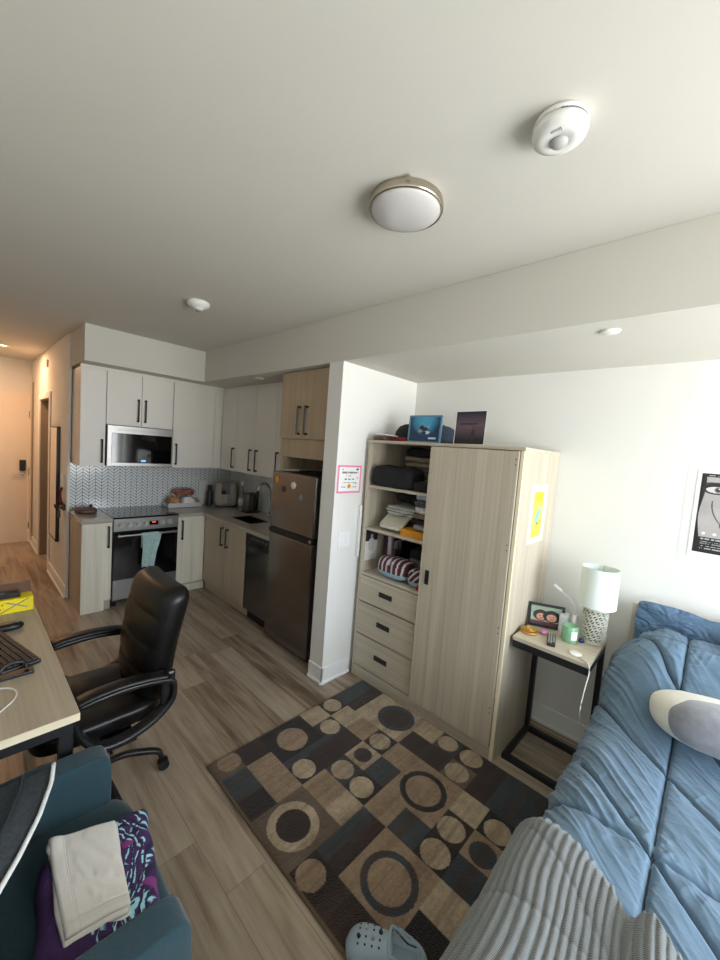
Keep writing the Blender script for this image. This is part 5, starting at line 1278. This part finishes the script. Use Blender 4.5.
# ================================================================= TEAL ARMCHAIR
t = thing('armchair', 'dark teal upholstered armchair with clothes on its seat', 'armchair', (.05, 1.18, 0))
bm = bmesh.new(); softbox(bm, (.135, 1.165, .36), (.59, .66, .18), .3, 16, amp=.006, freq=6); obj('seat_cushion', bm, M['teal'], t, smooth=True)
def armb(y0, y1, z1, x1):
    bm = bmesh.new(); softbox(bm, ((x1-.36)/2, (y0+y1)/2, (z1+.14)/2), (x1+.36, y1-y0, z1-.14), .13, 16, amp=.004, freq=6, fn=lambda p: (p.x, p.y, p.z-(.14*max(0, -0+p.x)**2 if p.z > 0 else 0)*0)); return bm
obj('armrest', armb(1.445, 1.535, .625, .375), M['teal'], t, smooth=True)
obj('armrest', armb(.79, .89, .625, .385), M['teal'], t, smooth=True)
bm = bmesh.new(); softbox(bm, (-.25, 1.165, .50), (.20, .74, .76), .3, 14, amp=.006, freq=6); obj('backrest', bm, M['teal'], t, smooth=True)
obj('seat_base', B(-.26, .37, .86, 1.45, .15, .27, bev=.02), M['teal'], t)
for x in (-.26, .32):
    for y in (.86, 1.46):
        bm = bmesh.new(); cyl(bm, (x, y, 0), (x, y, .16), .014, .02, n=14); obj('leg', bm, M['blackp'], t)
# grey blanket with white trim over the back corner
def blanket():
    nu, nv = 60, 70
    U, V = np.meshgrid(np.linspace(0, 1, nu), np.linspace(0, 1, nv))
    # right border: from the far arm top forward over the seat edge, left border up on the backrest
    rb = np.array([(.215, 1.490, .640), (.200, 1.42, .632), (.158, 1.315, .625), (.108, 1.220, .622), (.050, 1.125, .622), (-.03, 1.04, .625)])
    lb = np.array([(-.20, 1.49, .645), (-.20, 1.42, .70), (-.21, 1.32, .75), (-.22, 1.18, .78), (-.24, 1.02, .80), (-.25, .86, .82)])
    s = V*(len(rb)-1); i = np.clip(s.astype(int), 0, len(rb)-2); f = (s-i)[..., None]
    Rr = rb[i]*(1-f)+rb[i+1]*f; Ll = lb[i]*(1-f)+lb[i+1]*f
    u = U[..., None]; P = Ll*(1-u)+Rr*u
    P[..., 2] += .006*np.sin(U*14+V*5)*(1-U)+.012*(fbm(U*5, V*5, 3)-.5)*np.minimum(1, (1-U)*6)+.010*np.sin(V*9+U*4)*(1-U)
    return P, nu, nv
P, nu, nv = blanket()
t = thing('grey_blanket', 'dark grey throw with white trim draped over the armchair back', 'blanket', (-.05, 1.3, .6))
grid('cloth', nu, nv, P, M['greyfab'], parent=t, thick=.008)
bm = bmesh.new(); tube(bm, [tuple(P[j, -1]+np.array([.002, 0, .006])) for j in range(0, nv, 3)], 0, n=8, flat=(.006, .005, (0, 0, 1))); obj('white_trim', bm, M['trim'], t, smooth=True)
bm = bmesh.new(); tube(bm, [tuple(P[j, int(nu*.80)]+np.array([0, 0, .009])) for j in range(0, nv, 3)], .004, n=6); obj('seam', bm, plain('seam_grey', rgb(44, 48, 54), .9), t, smooth=True)
# purple graphic shirt
def shirt_patch(name, label, corners, z0, mat, hgt, colfn=None, seed=0, nu=90, nv=90, thick=.02, fold=None):
    c = [np.array(q, float) for q in corners]     # TL, TR, BR, BL (x,y)
    U, V = np.meshgrid(np.linspace(0, 1, nu), np.linspace(0, 1, nv)); u, v = U[..., None], V[..., None]
    XY = (c[0]*(1-u)+c[1]*u)*(1-v)+(c[3]*(1-u)+c[2]*u)*v
    XY = XY+(np.stack([vnoise(V*5, U*0+.3, seed), vnoise(U*5, V*0+.7, seed+1)], -1)-.5)*.02*np.minimum(1, np.abs(np.stack([U-.5, V-.5], -1))*2)**3
    e = np.minimum(np.minimum(U, 1-U), np.minimum(V, 1-V)); r = np.clip(e/.035, 0, 1); prof = np.sqrt(1-(1-r)**2)
    w1 = .006*np.sin((U*1.3+V*.7)*6+2*vnoise(U*2, V*2, seed+5))*prof; w2 = .010*(fbm(U*2.2, V*2.2, seed+3, 2)-.4)+.005*ridged(vnoise((U+V)*5, (U-V)*2, seed+9))+.003*ridged(vnoise((U-V)*7+3, (U+V)*2, seed+12))
    Z = z0+hgt*prof+w1*.55+w2*prof
    if fold is not None: Z = Z+fold(U, V)
    P = np.concatenate([XY, Z[..., None]], -1)
    base = (float(XY[..., 0].mean()), float(XY[..., 1].mean()), z0)
    o = grid(name, nu, nv, P, mat, base=base, col=colfn(U, V) if colfn else None, thick=-thick)
    return tag(o, label, 'shirt')
def art_shirt(U, V):
    c = np.ones(U.shape+(3,))*np.array(rgb(58, 32, 80)); c = c*(.75+.5*fbm(U*5, V*5, 3)[..., None])
    th = np.arctan2(V-.45, U-.35); r = np.hypot(U-.35, V-.45)
    k = (np.sin(r*120+2*np.sin(th*9)) > .35) & (r > .42) & (U > .70) & (vnoise(th*26, r*30, 4) > .42); c[k] = rgb(150, 206, 214)
    k2 = (np.sin(r*88+3*np.sin(th*5)) < -.6) & (r > .42) & (U > .5); c[k2] = rgb(34, 20, 56)
    k3 = (V > .88) & (V < .97) & (U > .4) & (np.sin(U*60+V*30) > .3) & (vnoise(U*30, V*30, 9) > .45); c[k3] = rgb(150, 206, 214)
    k4 = (U > .5) & (r > .42) & (vnoise(U*9, V*9, 12) > .82); c[k4] = rgb(120, 46, 110); return c
shirt_patch('purple_shirt', 'purple graphic t-shirt with pale teal print folded on the armchair', [(.175, 1.29), (.425, 1.295), (.36, .985), (.125, .99)], .448, M['paintf'], .026, art_shirt, 3, nu=220, nv=220)
def white_shirt():
    t = thing('white_shirt', 'off-white folded t-shirt lying on the purple shirt on the armchair', 'shirt', (.26, 1.16, .49))
    layers = [([(.196, 1.315), (.340, 1.270), (.306, 1.000), (.168, 1.010)], .488), ([(.186, 1.326), (.346, 1.284), (.302, 1.006), (.174, 1.025)], .497), ([(.190, 1.334), (.343, 1.288), (.310, 1.015), (.182, 1.034)], .506)]
    for k, (cn, z0) in enumerate(layers):
        nu = nv = 110; c = [np.array(q, float) for q in cn]
        U, V = np.meshgrid(np.linspace(0, 1, nu), np.linspace(0, 1, nv)); u, v = U[..., None], V[..., None]
        XY = (c[0]*(1-u)+c[1]*u)*(1-v)+(c[3]*(1-u)+c[2]*u)*v
        wob = .010*(np.stack([vnoise(V*3, U*0+.3, k), vnoise(U*3, V*0+.7, k+5)], -1)-.5); XY = XY+wob
        e = np.minimum(np.minimum(U, 1-U), np.minimum(V, 1-V)); prof = np.sqrt(1-(1-np.clip(e/.025, 0, 1))**2)
        Z = z0+.006*prof
        if k == 2:
            for (x0, y0, x1, y1, w, hh) in ((.30, .15, .75, .62, .07, .0045), (.55, .10, .92, .45, .06, .004), (.28, .55, .62, .80, .06, .0035), (.62, .60, .90, .72, .05, .003), (.35, .35, .50, .75, .05, .002)):
                d, al = segdist(U, V, ((x0, y0), (x1, y1))); Z = Z+hh*np.exp(-(d/w)**2)*prof
            Z = Z+.006*(fbm(U*2.2, V*2.2, 8, 2)-.4)*prof-.0022*np.exp(-((U-.17)/.006)**2)-.0015*np.exp(-((U-.205)/.005)**2)-.0018*np.exp(-((V-.90)/.005)**2)
            Z = Z+.012*np.exp(-((U-.04)**2+(V-.03)**2)/.02)
        P = np.concatenate([XY, Z[..., None]], -1); grid('fold_layer', nu, nv, P, M['whitefab'], parent=t, thick=-.005)
    bm = bmesh.new(); tube(bm, [(.188, 1.332, .508), (.183, 1.31, .514), (.187, 1.285, .510), (.190, 1.262, .503)], .007, n=10, smooth=5); tube(bm, [(.190, 1.318, .496), (.184, 1.298, .500), (.188, 1.275, .497)], .005, n=8, smooth=5); obj('collar_fold', bm, M['whitefab'], t, smooth=True)
white_shirt()
